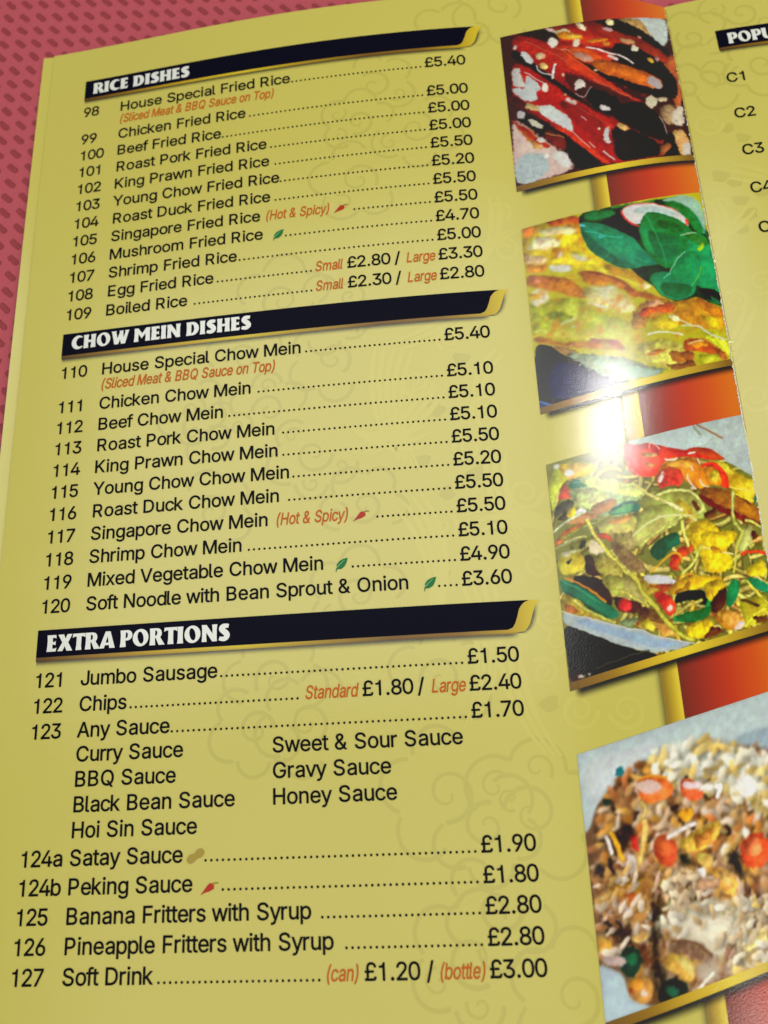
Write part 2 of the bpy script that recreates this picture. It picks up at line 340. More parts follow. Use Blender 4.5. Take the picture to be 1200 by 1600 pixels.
# ------------------------------------------------------------------ lettering
GLYPH = {}
for k, s in {'&': '278,-24 209,-17 149,4 101,37 65,80 42,132 34,187 39,233 55,274 111,342 190,405 297,484 325,506 347,535 356,572 351,597 336,617 314,631 285,636 245,626 218,601 208,563 218,518 250,470 299,409 648,-14 508,-14 231,317 160,405 111,479 97,519 92,562 98,610 117,653 145,689 183,716 230,733 283,738 335,733 382,716 419,690 447,655 466,615 472,569 458,505 422,449 371,403 227,295 167,237 155,213 152,185 155,156 166,130 185,109 209,93 238,83 273,79 312,84 348,96 415,144 441,178 461,218 475,265 480,330 591,330 586,252 574,198 536,122 498,78 480,57 439,21 388,-3 333,-18', '(': '49,292 66,460 110,627 178,774 291,774 220,599 178,439 164,292 177,165 216,27 291,-149 178,-149 120,-35 80,74 57,183', ')': '42,-149 119,30 156,166 169,292 155,439 113,599 42,774 156,774 224,627 268,458 284,292 276,181 251,71 213,-37 156,-149', '.': '138,-20 109,-15 83,3 66,29 61,58 66,89 83,113 109,130 138,137 169,130 195,113 212,89 217,58 212,29 195,3 169,-15', '/': '313,766 74,-121 -35,-121 204,766', '0': '279,-24 200,-12 133,23 81,79 43,154 19,249 12,358 19,468 43,562 81,639 133,694 199,730 279,742 357,730 423,694 475,639 513,562 537,468 544,358 537,249 513,155 477,79 423,23 356,-12;279,85 322,92 358,115 388,152 411,207 424,276 430,358 424,441 411,511 388,564 358,603 321,626 279,635 235,626 198,603 168,564 145,511 132,441 126,358 132,276 145,207 168,152 198,115 234,92', '1': '251,-14 367,-14 367,723 277,723 259,656 229,618 182,600 95,591 95,501 251,501', '2': '35,-14 35,72 278,333 345,406 384,467 396,524 392,556 381,584 363,604 338,620 274,635 238,631 208,618 184,601 167,576 156,547 150,497 36,497 45,575 68,631 105,677 154,712 212,735 276,742 340,735 397,714 444,679 480,635 503,584 510,524 495,444 444,357 345,244 188,79 188,94 521,94 521,-14', '3': '277,-24 211,-18 152,1 100,31 57,72 30,124 15,200 135,200 145,156 159,132 181,112 207,97 279,85 353,99 380,115 402,139 415,167 420,205 416,239 403,269 382,296 351,317 308,330 253,336 177,336 177,427 362,637 362,624 55,624 55,732 509,732 509,645 257,366 253,422 344,420 410,402 464,368 505,321 529,266 538,205 529,141 504,85 464,40 412,4 348,-17', '4': '1,134 1,227 299,732 422,732 126,230 126,244 555,244 555,134;342,-14 342,171 342,206 342,463 456,463 456,-14', '5': '272,-24 208,-17 151,3 103,34 65,77 40,127 28,197 143,197 152,158 165,135 210,98 272,85 309,88 342,102 370,125 390,153 403,188 408,229 403,269 390,305 369,334 341,357 306,371 268,377 200,365 143,333 39,345 83,732 490,732 490,624 185,624 165,439 148,439 206,472 283,485 334,479 380,466 421,443 457,412 485,374 508,331 521,283 526,230 517,162 493,100 454,48 403,9 341,-15', '6': '277,-24 212,-15 152,9 102,46 65,98 42,159 35,229 41,283 58,343 140,487 307,732 439,732 179,354 135,354 182,417 230,446 290,457 354,450 411,428 457,392 493,345 514,287 521,221 514,154 490,96 452,45 403,7 344,-17;277,82 313,87 345,101 370,121 389,149 402,184 406,221 402,261 389,294 370,322 345,342 313,356 277,360 241,356 211,343 185,322 166,295 153,262 149,223 153,184 166,150 185,121 211,101 242,87', '7': '73,-14 400,635 400,624 32,624 32,732 524,732 524,630 200,-14', '8': '277,-24 207,-17 144,3 92,36 51,79 25,131 18,190 22,237 37,281 62,319 92,351 129,374 160,384 160,368 118,386 78,426 52,478 43,536 51,592 74,642 110,684 158,715 215,735 277,742 341,735 396,715 443,683 479,643 504,592 511,536 502,478 476,426 436,386 396,368 396,384 426,374 462,351 494,319 517,281 532,237 538,190 529,131 503,80 464,36 412,3 349,-17;277,83 320,87 355,98 383,115 402,136 415,163 420,196 415,229 401,259 379,283 351,302 317,313 277,317 238,313 203,302 175,283 154,259 140,229 135,196 140,163 152,136 172,115 200,98 236,87;277,423 339,436 362,452 379,473 391,499 394,530 391,559 381,585 364,606 341,620 277,635 214,620 192,606 175,585 164,559 160,530 164,499 175,473 192,452 215,436', '9': '277,742 344,733 403,709 452,670 490,619 514,558 521,490 515,433 498,375 415,230 248,-14 115,-14 376,364 419,364 373,301 326,272 267,261 202,267 145,290 98,324 63,373 41,430 35,497 42,564 66,622 104,672 153,709 212,733;277,635 243,631 211,617 186,596 166,568 154,534 149,497 154,457 166,423 186,396 211,375 243,362 277,357 313,362 345,375 370,395 389,423 402,456 406,494 402,534 389,568 370,596 345,617 313,631', 'A': '-2,-14 269,732 395,732 669,-14 543,-14 387,421 355,521 304,688 360,688 309,519 278,422 125,-14;137,186 137,295 532,295 532,186', 'B': '67,-14 67,732 337,732 407,725 467,705 512,672 546,631 566,582 572,528 567,482 555,444 507,392 455,368 455,381 479,376 516,357 550,330 576,293 594,247 600,192 593,137 573,87 538,44 488,13 424,-8 345,-14;187,94 341,94 410,102 453,124 476,154 483,194 479,223 467,252 448,276 421,295 387,308 346,312 187,312;187,416 331,416 397,431 422,447 440,468 452,495 456,524 449,563 428,595 391,616 334,624 187,624', 'C': '375,-24 285,-12 203,23 135,79 85,156 53,249 42,358 53,467 85,561 135,637 203,695 285,730 376,742 483,724 532,704 575,675 612,640 643,597 666,548 685,477 565,477 536,549 494,592 439,620 376,629 318,621 266,597 221,559 188,507 167,440 159,358 167,277 188,211 223,157 266,119 318,97 376,89 439,98 494,126 536,169 565,240 685,240 665,170 643,121 614,78 575,43 532,14 485,-6 432,-20', 'D': '303,-14 114,-14 114,94 295,94 373,103 434,127 482,165 515,216 535,282 542,360 535,437 515,503 482,553 437,592 377,615 304,624 110,624 110,732 311,732 411,720 498,687 566,632 616,558 648,467 659,360 648,252 616,161 565,86 495,31 407,-2;183,732 183,-14 63,-14 63,732', 'E': '97,-14 97,732 565,732 565,624 217,624 217,417 541,417 541,309 217,309 217,94 570,94 570,-14', 'F': '74,-14 74,732 537,732 537,624 193,624 193,406 505,406 505,298 193,298 193,-14', 'G': '403,-24 309,-12 226,23 160,81 108,157 76,249 66,358 76,467 108,561 158,637 226,695 306,730 397,742 455,738 508,724 558,702 601,673 639,637 669,594 693,547 710,478 590,478 558,546 517,591 464,618 397,629 341,621 289,597 246,561 213,508 191,440 183,358 191,277 213,211 247,157 291,119 343,97 403,89 456,94 503,112 541,141 570,180 588,229 597,301 642,280 409,267 409,375 712,375 712,281 702,195 672,121 625,60 562,14 487,-14', 'H': '67,-14 67,732 187,732 187,422 535,422 535,732 655,732 655,-14 535,-14 535,313 187,313 187,-14', 'J': '251,-24 160,-9 86,36 38,109 22,203 22,258 142,258 142,206 150,152 172,114 205,92 251,85 295,92 329,114 352,152 359,206 359,732 478,732 478,203 463,109 414,36 342,-9', 'K': '110,177 107,309 160,377 209,437 263,495 482,732 636,731 306,375 302,375;45,-14 45,732 165,732 165,471 163,318 165,272 165,-14;492,-14 222,366 297,459 635,-14', 'L': '52,-14 52,732 171,732 171,94 504,94 504,-14', 'M': '44,-14 44,732 198,732 377,269 392,229 409,178 426,123 447,55 387,55 409,121 426,175 443,227 457,269 635,732 789,732 789,-14 671,-14 671,410 671,461 672,521 673,583 675,659 716,659 689,573 667,507 645,449 630,406 466,-14 368,-14 200,405 185,448 165,505 142,571 112,659 155,659 157,587 158,525 160,463 160,410 160,-14', 'N': '63,-14 63,732 192,732 488,266 516,220 552,158 598,66 551,61 544,152 541,221 541,275 541,732 659,732 659,-14 530,-14 265,402 230,460 189,530 123,648 173,657 178,542 181,463 182,411 182,-14', 'O': '390,-24 298,-12 217,23 151,79 99,156 67,249 55,358 67,467 99,561 151,637 217,695 298,730 390,742 481,730 562,695 629,637 680,561 712,467 723,358 712,250 680,156 629,79 562,23 481,-12;390,89 447,97 498,119 543,157 576,209 599,277 606,358 599,440 576,509 543,561 498,599 447,621 390,629 331,621 280,599 237,561 202,507 181,440 172,358 181,277 202,209 237,157 280,119 331,97', 'P': '73,-14 73,732 335,732 414,723 478,699 529,662 565,613 586,555 594,491 586,426 565,367 529,319 478,280 414,256 335,248 142,248 142,355 331,355 379,361 415,374 441,393 460,421 471,453 474,491 471,528 460,561 441,587 415,607 378,620 329,624 193,624 193,-14', 'Q': '330,238 462,238 545,128 566,100 701,-82 572,-82 490,30 469,56;390,-24 298,-12 217,23 151,79 99,156 67,249 55,358 67,467 99,561 151,637 217,695 298,730 390,742 481,730 562,695 629,637 680,561 712,467 723,358 712,250 680,156 629,79 562,23 481,-12;390,89 447,97 498,119 543,157 576,209 599,277 606,358 599,440 576,509 543,561 498,599 447,621 390,629 331,621 280,599 237,561 202,507 181,440 172,358 181,277 202,209 237,157 280,119 331,97', 'R': '87,-14 87,732 350,732 429,725 493,702 545,666 579,618 602,560 608,497 602,433 579,375 544,328 493,293 427,273 350,265 138,265 138,374 346,374 394,378 431,389 457,407 475,430 485,460 489,497 485,533 475,565 457,589 431,608 394,620 345,624 207,624 207,-14;506,-14 318,337 453,337 644,-14', 'S': '335,-27 259,-19 194,0 138,33 98,77 70,131 56,207 177,207 187,160 203,133 227,112 258,97 335,83 379,87 417,98 449,116 472,138 487,166 493,196 488,222 477,243 430,277 360,300 274,324 193,354 130,398 90,454 78,525 87,587 113,640 154,682 208,715 270,735 339,742 410,735 471,715 523,682 562,642 588,590 601,519 484,519 466,574 437,605 392,625 336,633 295,629 260,619 232,603 212,581 199,557 195,531 200,502 214,481 264,447 322,427 395,407 465,385 534,347 588,287 604,244 609,196 601,136 575,83 536,37 481,3 414,-19', 'T': '20,624 20,732 591,732 591,624 365,624 365,-14 247,-14 247,624', 'V': '274,-14 -2,732 124,732 280,295 312,198 365,30 308,30 359,199 391,295 543,732 669,732 398,-14', 'Y': '274,-14 274,289 -1,732 138,732 284,492 327,418 376,310 296,310 343,420 384,492 531,732 668,732 393,289 393,-14', 'a': '245,-27 194,-21 146,-6 106,20 75,56 55,99 47,152 53,198 68,234 91,263 123,285 192,311 268,324 347,334 386,344 392,350 394,361 394,361 383,412 351,441 296,453 235,441 196,415 166,370 57,402 88,462 121,499 159,526 203,543 293,556 360,548 430,520 461,493 486,458 503,412 509,355 509,-14 396,-14 396,59 410,59 384,25 328,-12;259,78 301,83 334,96 359,114 378,138 389,166 394,196 394,246 389,243 348,235 303,227 268,223 214,211 175,186 167,170 163,149 175,110 208,87', 'b': '289,-25 242,-21 201,-7 150,34 125,69 138,69 138,-14 26,-14 26,732 140,732 140,464 125,464 149,498 200,539 241,551 289,556 356,547 415,521 463,477 500,419 522,348 530,267 522,185 500,113 464,54 415,11 356,-16;276,80 318,85 351,104 379,132 398,170 410,215 414,267 410,318 398,363 379,401 352,427 318,445 276,451 235,445 201,429 174,402 155,366 143,321 139,267 143,214 155,167 174,130 202,103 235,86', 'c': '262,-25 191,-16 128,11 75,56 36,114 13,185 4,264 13,346 36,417 75,475 128,520 191,547 262,556 341,545 408,514 461,463 501,381 390,353 367,400 342,427 307,445 262,451 218,445 183,426 156,397 135,359 123,314 119,264 123,215 135,170 156,134 183,104 218,85 262,79 308,87 344,104 370,133 391,182 502,153 463,71 410,18 342,-15', 'd': '266,-25 201,-16 140,11 92,54 56,113 33,185 26,267 33,348 56,419 92,477 142,521 201,547 268,556 316,551 355,539 407,498 431,464 416,464 416,732 530,732 530,-14 419,-14 419,69 432,69 407,34 354,-7 315,-21;281,80 320,86 354,103 381,130 400,167 414,214 418,267 414,321 402,366 381,402 354,429 322,445 281,451 239,445 205,427 178,401 157,363 145,318 141,267 145,216 158,170 178,132 205,104 239,86', 'e': '291,-25 216,-17 150,10 97,56 59,114 35,183 26,264 34,344 57,415 96,473 147,518 210,547 282,556 372,541 414,521 452,491 485,452 509,403 525,344 530,274 530,224 84,224 84,326 492,319 418,260 412,332 400,374 380,406 355,431 323,446 282,451 240,446 206,430 179,406 159,375 146,337 142,297 142,252 147,199 160,156 183,122 213,98 248,84 291,79 345,88 384,113 418,164 527,138 503,82 475,45 439,15 397,-7 346,-21', 'f': '299,549 299,447 -42,447 -42,549;64,-14 64,610 68,654 87,693 114,723 148,745 226,762 279,757 324,744 293,642 264,652 239,655 209,650 191,639 181,621 178,590 178,-14', 'g': '284,-227 226,-223 175,-211 98,-166 43,-93 137,-40 173,-83 214,-111 284,-123 339,-116 380,-95 407,-60 416,-7 416,82 431,82 407,48 353,10 315,-3 267,-7 202,0 144,26 94,65 57,121 33,189 26,269 33,350 57,419 94,477 142,521 202,547 268,556 316,553 355,539 408,498 433,464 419,464 419,549 530,549 530,-13 523,-80 497,-135 457,-176 408,-205 348,-221;281,97 322,103 356,118 383,143 402,176 414,220 418,272 414,323 402,367 382,402 356,429 322,445 281,451 238,445 205,429 178,401 158,364 145,320 141,272 145,221 158,179 178,144 204,119 238,102', 'h': '164,320 164,-14 50,-14 50,732 164,732 164,391 110,391 152,476 195,522 249,548 309,556 364,550 412,533 452,502 482,459 501,405 506,339 506,-14 392,-14 392,330 384,383 363,419 330,442 285,450 252,446 223,435 198,417 179,393 168,359', 'i': '54,-14 54,549 168,549 168,-14;112,611 82,616 60,632 42,654 37,681 42,710 60,732 82,748 112,753 140,748 164,732 180,709 185,681 180,655 164,632 140,616', 'k': '93,164 91,313 115,313 345,549 487,547 216,267 205,267;11,-14 11,732 125,732 125,-14;358,-14 140,263 221,344 504,-14', 'l': '141,-17 84,-9 40,18 14,62 7,118 7,732 121,732 121,141 128,95 135,90 152,87 170,89 197,91 218,-7 176,-15', 'm': '47,-14 47,549 158,549 158,402 119,402 140,462 162,498 223,543 295,559 354,549 401,520 435,473 458,402 406,402 428,459 451,494 518,542 602,559 650,554 694,537 733,509 762,469 780,421 786,360 786,-14 672,-14 672,357 664,402 644,431 613,446 577,451 547,449 522,439 486,402 473,347 473,-14 359,-14 359,366 352,401 333,428 304,446 268,451 215,438 194,423 176,401 165,372 161,335 161,-14', 'n': '164,320 164,-14 50,-14 50,549 161,549 161,391 110,391 152,476 195,522 249,548 309,556 364,550 412,533 452,502 482,459 501,405 506,339 506,-14 392,-14 392,330 384,383 363,419 330,442 285,450 252,446 223,435 198,417 179,393 168,359', 'o': '277,-25 206,-16 143,11 90,56 52,114 28,185 19,264 28,346 52,417 90,475 143,520 206,547 277,556 350,547 415,520 466,475 504,417 529,346 537,264 529,185 504,114 466,56 415,11 350,-16;277,79 322,85 358,104 386,134 405,170 417,215 421,264 417,314 405,359 386,397 358,426 322,445 277,451 234,445 199,426 172,397 151,359 139,314 135,264 139,215 151,170 172,134 199,104 234,85', 'p': '26,-216 26,549 138,549 138,464 125,464 149,498 200,539 241,551 289,556 356,547 415,521 463,477 500,419 522,348 530,267 522,185 500,113 464,54 415,11 356,-16 289,-25 242,-21 203,-7 150,34 125,69 140,69 140,-216;276,80 318,85 351,104 379,132 398,170 410,215 414,267 410,318 398,363 379,401 352,427 318,445 276,451 235,445 201,429 174,402 155,366 143,321 139,267 143,214 155,167 174,130 202,103 235,86', 'r': '18,-14 18,549 130,549 130,467 112,467 130,498 164,530 209,550 258,557 281,556 315,556 315,438 280,443 250,446 218,442 189,432 165,414 148,393 136,366 133,333 133,-14', 's': '248,-25 193,-21 144,-9 102,14 68,44 42,83 24,143 132,167 151,119 174,96 206,83 246,78 293,84 327,99 348,121 355,146 352,165 340,181 319,195 286,205 197,226 131,250 83,283 53,329 43,386 50,434 71,477 105,511 148,535 199,551 255,556 308,551 355,538 393,516 424,487 469,399 361,375 343,413 325,435 296,449 255,456 215,450 184,436 165,415 159,390 162,370 175,354 238,328 318,308 386,286 433,251 463,206 472,151 465,101 443,58 409,23 364,-4 308,-21', 't': '286,549 286,447 -21,447 -21,549;62,678 176,678 176,139 179,111 187,96 201,88 225,85 244,86 280,92 302,-8 257,-18 221,-20 156,-11 104,19 73,68 62,130', 'u': '246,-21 191,-15 144,3 104,34 74,77 55,131 50,195 50,549 164,549 164,204 170,153 193,116 226,92 271,85 304,88 333,100 357,118 376,144 388,175 392,216 392,549 506,549 506,-14 395,-14 395,144 444,144 404,58 360,12 306,-14', 'v': '197,-14 -20,549 105,549 222,223 254,127 286,16 217,16 249,127 279,223 397,549 520,549 305,-14', 'w': '145,-14 -26,549 94,549 161,306 191,197 225,44 176,44 209,194 237,305 305,549 417,549 485,305 513,195 545,44 494,44 529,194 559,306 627,549 748,549 576,-14 469,-14 397,239 377,314 357,392 333,491 389,491 365,392 345,314 324,239 252,-14', 'x': '-14,-14 231,330 231,219 -3,549 131,549 202,439 247,364 299,277 205,277 256,364 299,439 373,549 506,549 271,216 270,325 514,-14 380,-14 297,112 253,185 202,271 296,271 246,185 203,112 119,-14', 'y': '25,-207 52,-106 78,-109 120,-111 149,-94 176,-45 191,-2 -20,549 105,549 222,223 254,127 286,16 218,16 248,127 279,223 397,549 520,549 277,-88 237,-160 178,-205 105,-219 66,-216', '£': '16,43 16,92 60,99 80,114 92,138 95,177 84,505 90,569 110,626 144,674 191,711 248,733 315,742 372,735 422,716 466,688 501,648 525,600 541,531 431,516 414,574 392,606 358,626 316,633 278,630 248,617 226,597 210,573 198,507 208,178 196,119 160,79 113,56 66,45;16,-14 16,94 401,94 424,100 430,122 430,165 540,165 540,127 531,67 505,22 461,-5 401,-14;16,309 16,409 431,409 431,309'}.items():
    GLYPH[k] = [[tuple(map(int, q.split(','))) for q in pl.split(' ')] for pl in s.split(';')]
ADV = {' ': 278, 'A': 667, 'B': 667, 'C': 722, 'D': 722, 'E': 667, 'F': 611, 'G': 778, 'H': 722, 'I': 278, 'J': 500, 'K': 667, 'L': 556, 'M': 833, 'N': 722, 'O': 778, 'P': 667, 'Q': 778, 'R': 722, 'S': 667, 'T': 611, 'U': 722, 'V': 667, 'W': 944, 'X': 667, 'Y': 667, 'Z': 611, 'a': 556, 'b': 556, 'c': 500, 'd': 556, 'e': 556, 'f': 278, 'g': 556, 'h': 556, 'i': 222, 'j': 222, 'k': 500, 'l': 222, 'm': 833, 'n': 556, 'o': 556, 'p': 556, 'q': 556, 'r': 333, 's': 500, 't': 278, 'u': 556, 'v': 500, 'w': 722, 'x': 500, 'y': 500, 'z': 500, '0': 556, '1': 556, '2': 556, '3': 556, '4': 556, '5': 556, '6': 556, '7': 556, '8': 556, '9': 556, '£': 556, '&': 667, '(': 333, ')': 333, '/': 278, '.': 278}
HEAD = {'I': [[(0, 0), (36, 0), (33, 30), (33, 70), (36, 100), (0, 100), (3, 70), (3, 30)]], 'E': [[(0, 0), (57, 0), (62, 23), (51, 18), (35, 18), (35, 42), (47, 42), (54, 37), (54, 64), (47, 58), (35, 58), (35, 83), (46, 83), (58, 79), (55, 100), (0, 100), (3, 70), (3, 30)]], 'H': [[(0, 0), (36, 0), (33, 30), (33, 42), (55, 42), (55, 30), (52, 0), (88, 0), (85, 30), (85, 70), (88, 100), (52, 100), (55, 70), (55, 59), (33, 59), (33, 70), (36, 100), (0, 100), (3, 70), (3, 30)]], 'N': [[(1, 0), (31, 0), (28, 30), (28, 55), (64, 0), (92, 0), (90, 30), (90, 70), (93, 100), (62, 100), (65, 70), (65, 46), (29, 100), (0, 100), (3, 70), (3, 30)]], 'M': [[(0, 0), (32, 0), (30, 30), (32, 58), (55, 22), (80, 58), (82, 30), (80, 0), (114, 0), (112, 30), (110, 70), (112, 100), (84, 100), (57, 60), (28, 100), (2, 100), (4, 70), (3, 30)]], 'W': [[(5, 88), (24, 0), (52, 0), (62, 34), (72, 0), (100, 0), (122, 88), (127, 100), (97, 100), (100, 88), (88, 44), (83, 88), (86, 100), (57, 100), (60, 86), (45, 44), (34, 88), (36, 100), (0, 100)]], 'T': [[(22, 0), (58, 0), (55, 30), (55, 82), (68, 82), (80, 74), (78, 100), (2, 100), (0, 74), (12, 82), (25, 82), (25, 30)]], 'X': [[(0, 0), (32, 0), (45, 29), (58, 0), (94, 0), (65, 50), (89, 100), (58, 100), (47, 74), (36, 100), (0, 100), (28, 52)]], 'A': [[(0, 0), (30, 0), (35, 18), (60, 18), (63, 0), (97, 0), (66, 100), (36, 100)], [(50, 72), (57, 33), (39, 33)]], 'P': [[(0, 0), (36, 0), (33, 30), (33, 38), (48, 38), (64, 45), (72, 58), (74, 71), (70, 86), (60, 96), (46, 100), (0, 100), (3, 70), (3, 30)], [(33, 87), (41, 86), (46, 76), (46, 62), (41, 53), (33, 52)]], 'R': [[(0, 0), (36, 0), (33, 30), (33, 42), (38, 42), (56, 0), (93, 0), (64, 46), (72, 57), (74, 71), (70, 86), (60, 96), (46, 100), (0, 100), (3, 70), (3, 30)], [(33, 87), (41, 86), (46, 77), (46, 63), (40, 55), (33, 55)]], 'O': [[(96.0, 50.0), (94.1, 64.7), (88.4, 78.1), (79.4, 89.3), (67.9, 97.3), (54.8, 101.5), (41.2, 101.5), (28.1, 97.3), (16.6, 89.3), (7.6, 78.1), (1.9, 64.7), (0.0, 50.0), (1.9, 35.3), (7.6, 21.9), (16.6, 10.7), (28.1, 2.7), (41.2, -1.5), (54.8, -1.5), (67.9, 2.7), (79.4, 10.7), (88.4, 21.9), (94.1, 35.3)], [(67.1, 43.4), (67.0, 33.6), (65.3, 25.1), (62.3, 18.6), (58.1, 14.7), (53.1, 13.6), (47.7, 15.5), (42.3, 20.2), (37.3, 27.3), (33.3, 36.2), (30.4, 46.3), (28.9, 56.6), (29.0, 66.4), (30.7, 74.9), (33.7, 81.4), (37.9, 85.3), (42.9, 86.4), (48.3, 84.5), (53.7, 79.8), (58.7, 72.7), (62.7, 63.8), (65.6, 53.7)]], 'D': [[(0, 0), (42, 0), (62, 5), (77, 18), (85, 36), (86, 54), (82, 72), (72, 87), (58, 97), (44, 100), (0, 100), (3, 70), (3, 30)], [(34, 84), (44, 81), (52, 68), (55, 48), (51, 29), (43, 18), (34, 16)]], 'C': [[(75.9, 91.0), (66.1, 97.5), (55.2, 101.2), (43.7, 101.9), (32.5, 99.5), (22.1, 94.1), (13.2, 86.1), (6.3, 76.0), (1.8, 64.3), (0.0, 51.8), (1.0, 39.2), (4.8, 27.2), (11.0, 16.6), (19.4, 7.9), (29.4, 1.8), (40.5, -1.5), (51.9, -1.7), (63.1, 1.1), (73.3, 6.9), (81.9, 15.2), (73.5, 20.7), (65.4, 16.7), (56.7, 16.3), (48.4, 19.4), (41.3, 25.8), (36.1, 34.7), (33.3, 45.4), (33.3, 56.6), (36.1, 67.3), (41.3, 76.2), (48.4, 82.6), (56.7, 85.7), (65.4, 85.3), (73.5, 81.3)]], 'S': [[(63.1, 96.8), (59.8, 97.9), (54.3, 99.6), (47.3, 100.9), (39.9, 101.1), (31.6, 100.7), (22.2, 98.6), (13.3, 93.2), (6.9, 85.2), (3.2, 74.9), (4.8, 62.0), (10.9, 52.8), (16.6, 47.2), (21.4, 42.6), (26.4, 38.4), (30.6, 35.2), (32.9, 33.2), (34.5, 31.3), (35.7, 30.0), (36.0, 31.5), (36.4, 32.6), (35.4, 30.4), (33.7, 27.9), (32.8, 26.6), (31.7, 25.6), (29.3, 24.6), (26.0, 23.9), (20.3, 24.3), (13.3, 25.6), (8.1, 26.6), (1.9, 5.4), (7.0, 3.5), (14.7, 0.6), (23.3, -1.7), (31.4, -2.4), (39.3, -1.7), (47.5, 1.0), (54.9, 6.0), (61.0, 12.7), (65.8, 21.0), (68.2, 31.5), (66.4, 41.9), (62.8, 49.3), (58.4, 55.7), (52.9, 61.2), (47.7, 65.2), (43.5, 68.5), (39.0, 72.2), (34.9, 75.4), (34.2, 75.1), (34.6, 71.3), (34.3, 70.6), (34.3, 71.2), (34.1, 71.6), (37.1, 72.9), (42.5, 74.2), (47.1, 75.2), (51.1, 75.5), (55.5, 75.4), (58.9, 75.2)]], 'U': [[(3, 70), (3, 34), (8, 14), (22, 2), (44, -3), (64, 0), (82, 12), (89, 32), (89, 70), (92, 100), (59, 100), (62, 70), (62, 34), (58, 20), (48, 15), (38, 19), (33, 32), (33, 70), (36, 100), (0, 100)]], 'L': [[(0, 0), (57, 0), (62, 23), (51, 18), (35, 18), (33, 70), (36, 100), (0, 100), (3, 70), (3, 30)]]}
HADV = {'I': 43, 'E': 68, 'H': 95, 'N': 100, 'M': 121, 'W': 128, 'T': 80, 'X': 92, 'A': 94, 'P': 77, 'R': 88, 'O': 103, 'D': 94, 'C': 86, 'S': 74, 'U': 99, 'L': 66, ' ': 34}

def wind(q, polys):
    """winding number of the point q in a set of outlines"""
    w_ = 0
    for p in polys:
        for i in range(len(p)):
            (x0, y0), (x1, y1) = p[i - 1], p[i]
            if y0 <= q[1] < y1 and (x1 - x0) * (q[1] - y0) - (q[0] - x0) * (y1 - y0) > 0: w_ += 1
            elif y1 <= q[1] < y0 and (x1 - x0) * (q[1] - y0) - (q[0] - x0) * (y1 - y0) < 0: w_ -= 1
    return w_
def tess(polys):
    """fill a set of (possibly overlapping) outlines, counters left open"""
    vs, es = [], []
    for p in polys:
        n = len(vs); vs += [Vector(q) for q in p]
        es += [(n + i, n + (i + 1) % len(p)) for i in range(len(p))]
    r = delaunay_2d_cdt(vs, es, [], 0, 1e-5)
    V = [tuple(v) for v in r[0]]
    T = []
    for f in r[2]:
        c = (sum(V[i][0] for i in f) / len(f), sum(V[i][1] for i in f) / len(f))
        if wind(c, polys) != 0: T.append(tuple(f))
    return V, T
TG = {k: tess(v) for k, v in GLYPH.items()}
TH = {k: tess(v) for k, v in HEAD.items()}

class Print:
    """collects flat print in page millimetres"""
    def __init__(self): self.x = []; self.y = []; self.f = []; self.z = []; self.k = 0
    def add(self, pts, tris):
        n = len(self.x)
        self.k += 1
        self.z += [0.00035 * (self.k % 23)] * len(pts)     # strokes that cross never share a plane
        for a, b in pts: self.x.append(a); self.y.append(b)
        self.f += [tuple(i + n for i in t) for t in tris]
    def poly(self, pts):
        fl, tr = tess([[(a, -b) for a, b in pts]])
        self.add([(a, -b) for a, b in fl], tr)
    def ribbon(self, pts, w0, w1=None):
        P = np.array(pts, float)
        T = np.gradient(P, axis=0); T /= np.linalg.norm(T, axis=1)[:, None] + 1e-9
        Nn = np.stack([-T[:, 1], T[:, 0]], 1)
        ww = w0 if np.ndim(w0) else np.linspace(w0, w1 if w1 is not None else w0, len(P))
        A = P + Nn * np.asarray(ww)[:, None] / 2; B = P - Nn * np.asarray(ww)[:, None] / 2
        n = len(P)
        self.add(list(map(tuple, A)) + list(map(tuple, B)), [(i, i + 1, i + 1 + n, i + n)[::-1] for i in range(n - 1)])
    def build(self, name, mat, parent, lift):
        self.f = [f for f in self.f if min(self.y[i] for i in f) > YT + .3]      # print is trimmed at the paper's edge
        return link_mesh(name, surf(self.x, self.y, lift + np.array(self.z)), self.f, [mat], parent, smooth=False)

def width(s, em, xs=1.0):
    return sum(ADV.get(c, 278) for c in s) / 1000 * em * xs

def text(pr, s, x, y, em, xs=1.0, shear=0.0, bold=0.0):
    for ch in s:
        if ch in TG:
            fl, tr = TG[ch]
            pr.add([(x + (px + shear * py) / 1000 * em * xs, y - py / 1000 * em) for px, py in fl], tr)
        x += ADV.get(ch, 278) / 1000 * em * xs
    return x

def heading(pr, s, x0, x1, y, cap):
    tot = sum(HADV[c] for c in s)
    k = (x1 - x0) / tot
    x = x0
    for ch in s:
        if ch in TH:
            fl, tr = TH[ch]
            pr.add([(x + px * k, y - py / 100 * cap) for px, py in fl], tr)
        x += HADV[ch] * k

EM = 4.49
X_NUM, X_NAME, X_PRICE = -0.40, 10.85, 110.15
def dots(pr, x0, x1, y):
    x0 += .1
    n = max(1, int(round((x1 - x0) / 1.245))); pitch = (x1 - x0) / n
    for i in range(n + 1):
        cx = x1 - i * pitch; r = 0.25; q = 0.13
        pts = [(cx - r, y - q), (cx - r, y - 2 * r + q), (cx - q, y - 2 * r), (cx + q, y - 2 * r), (cx + r, y - 2 * r + q), (cx + r, y - q), (cx + q, y), (cx - q, y)]
        n0 = [(0, 1, 2, 3, 4, 5, 6, 7)[::-1]]
        pr.add(pts, n0)

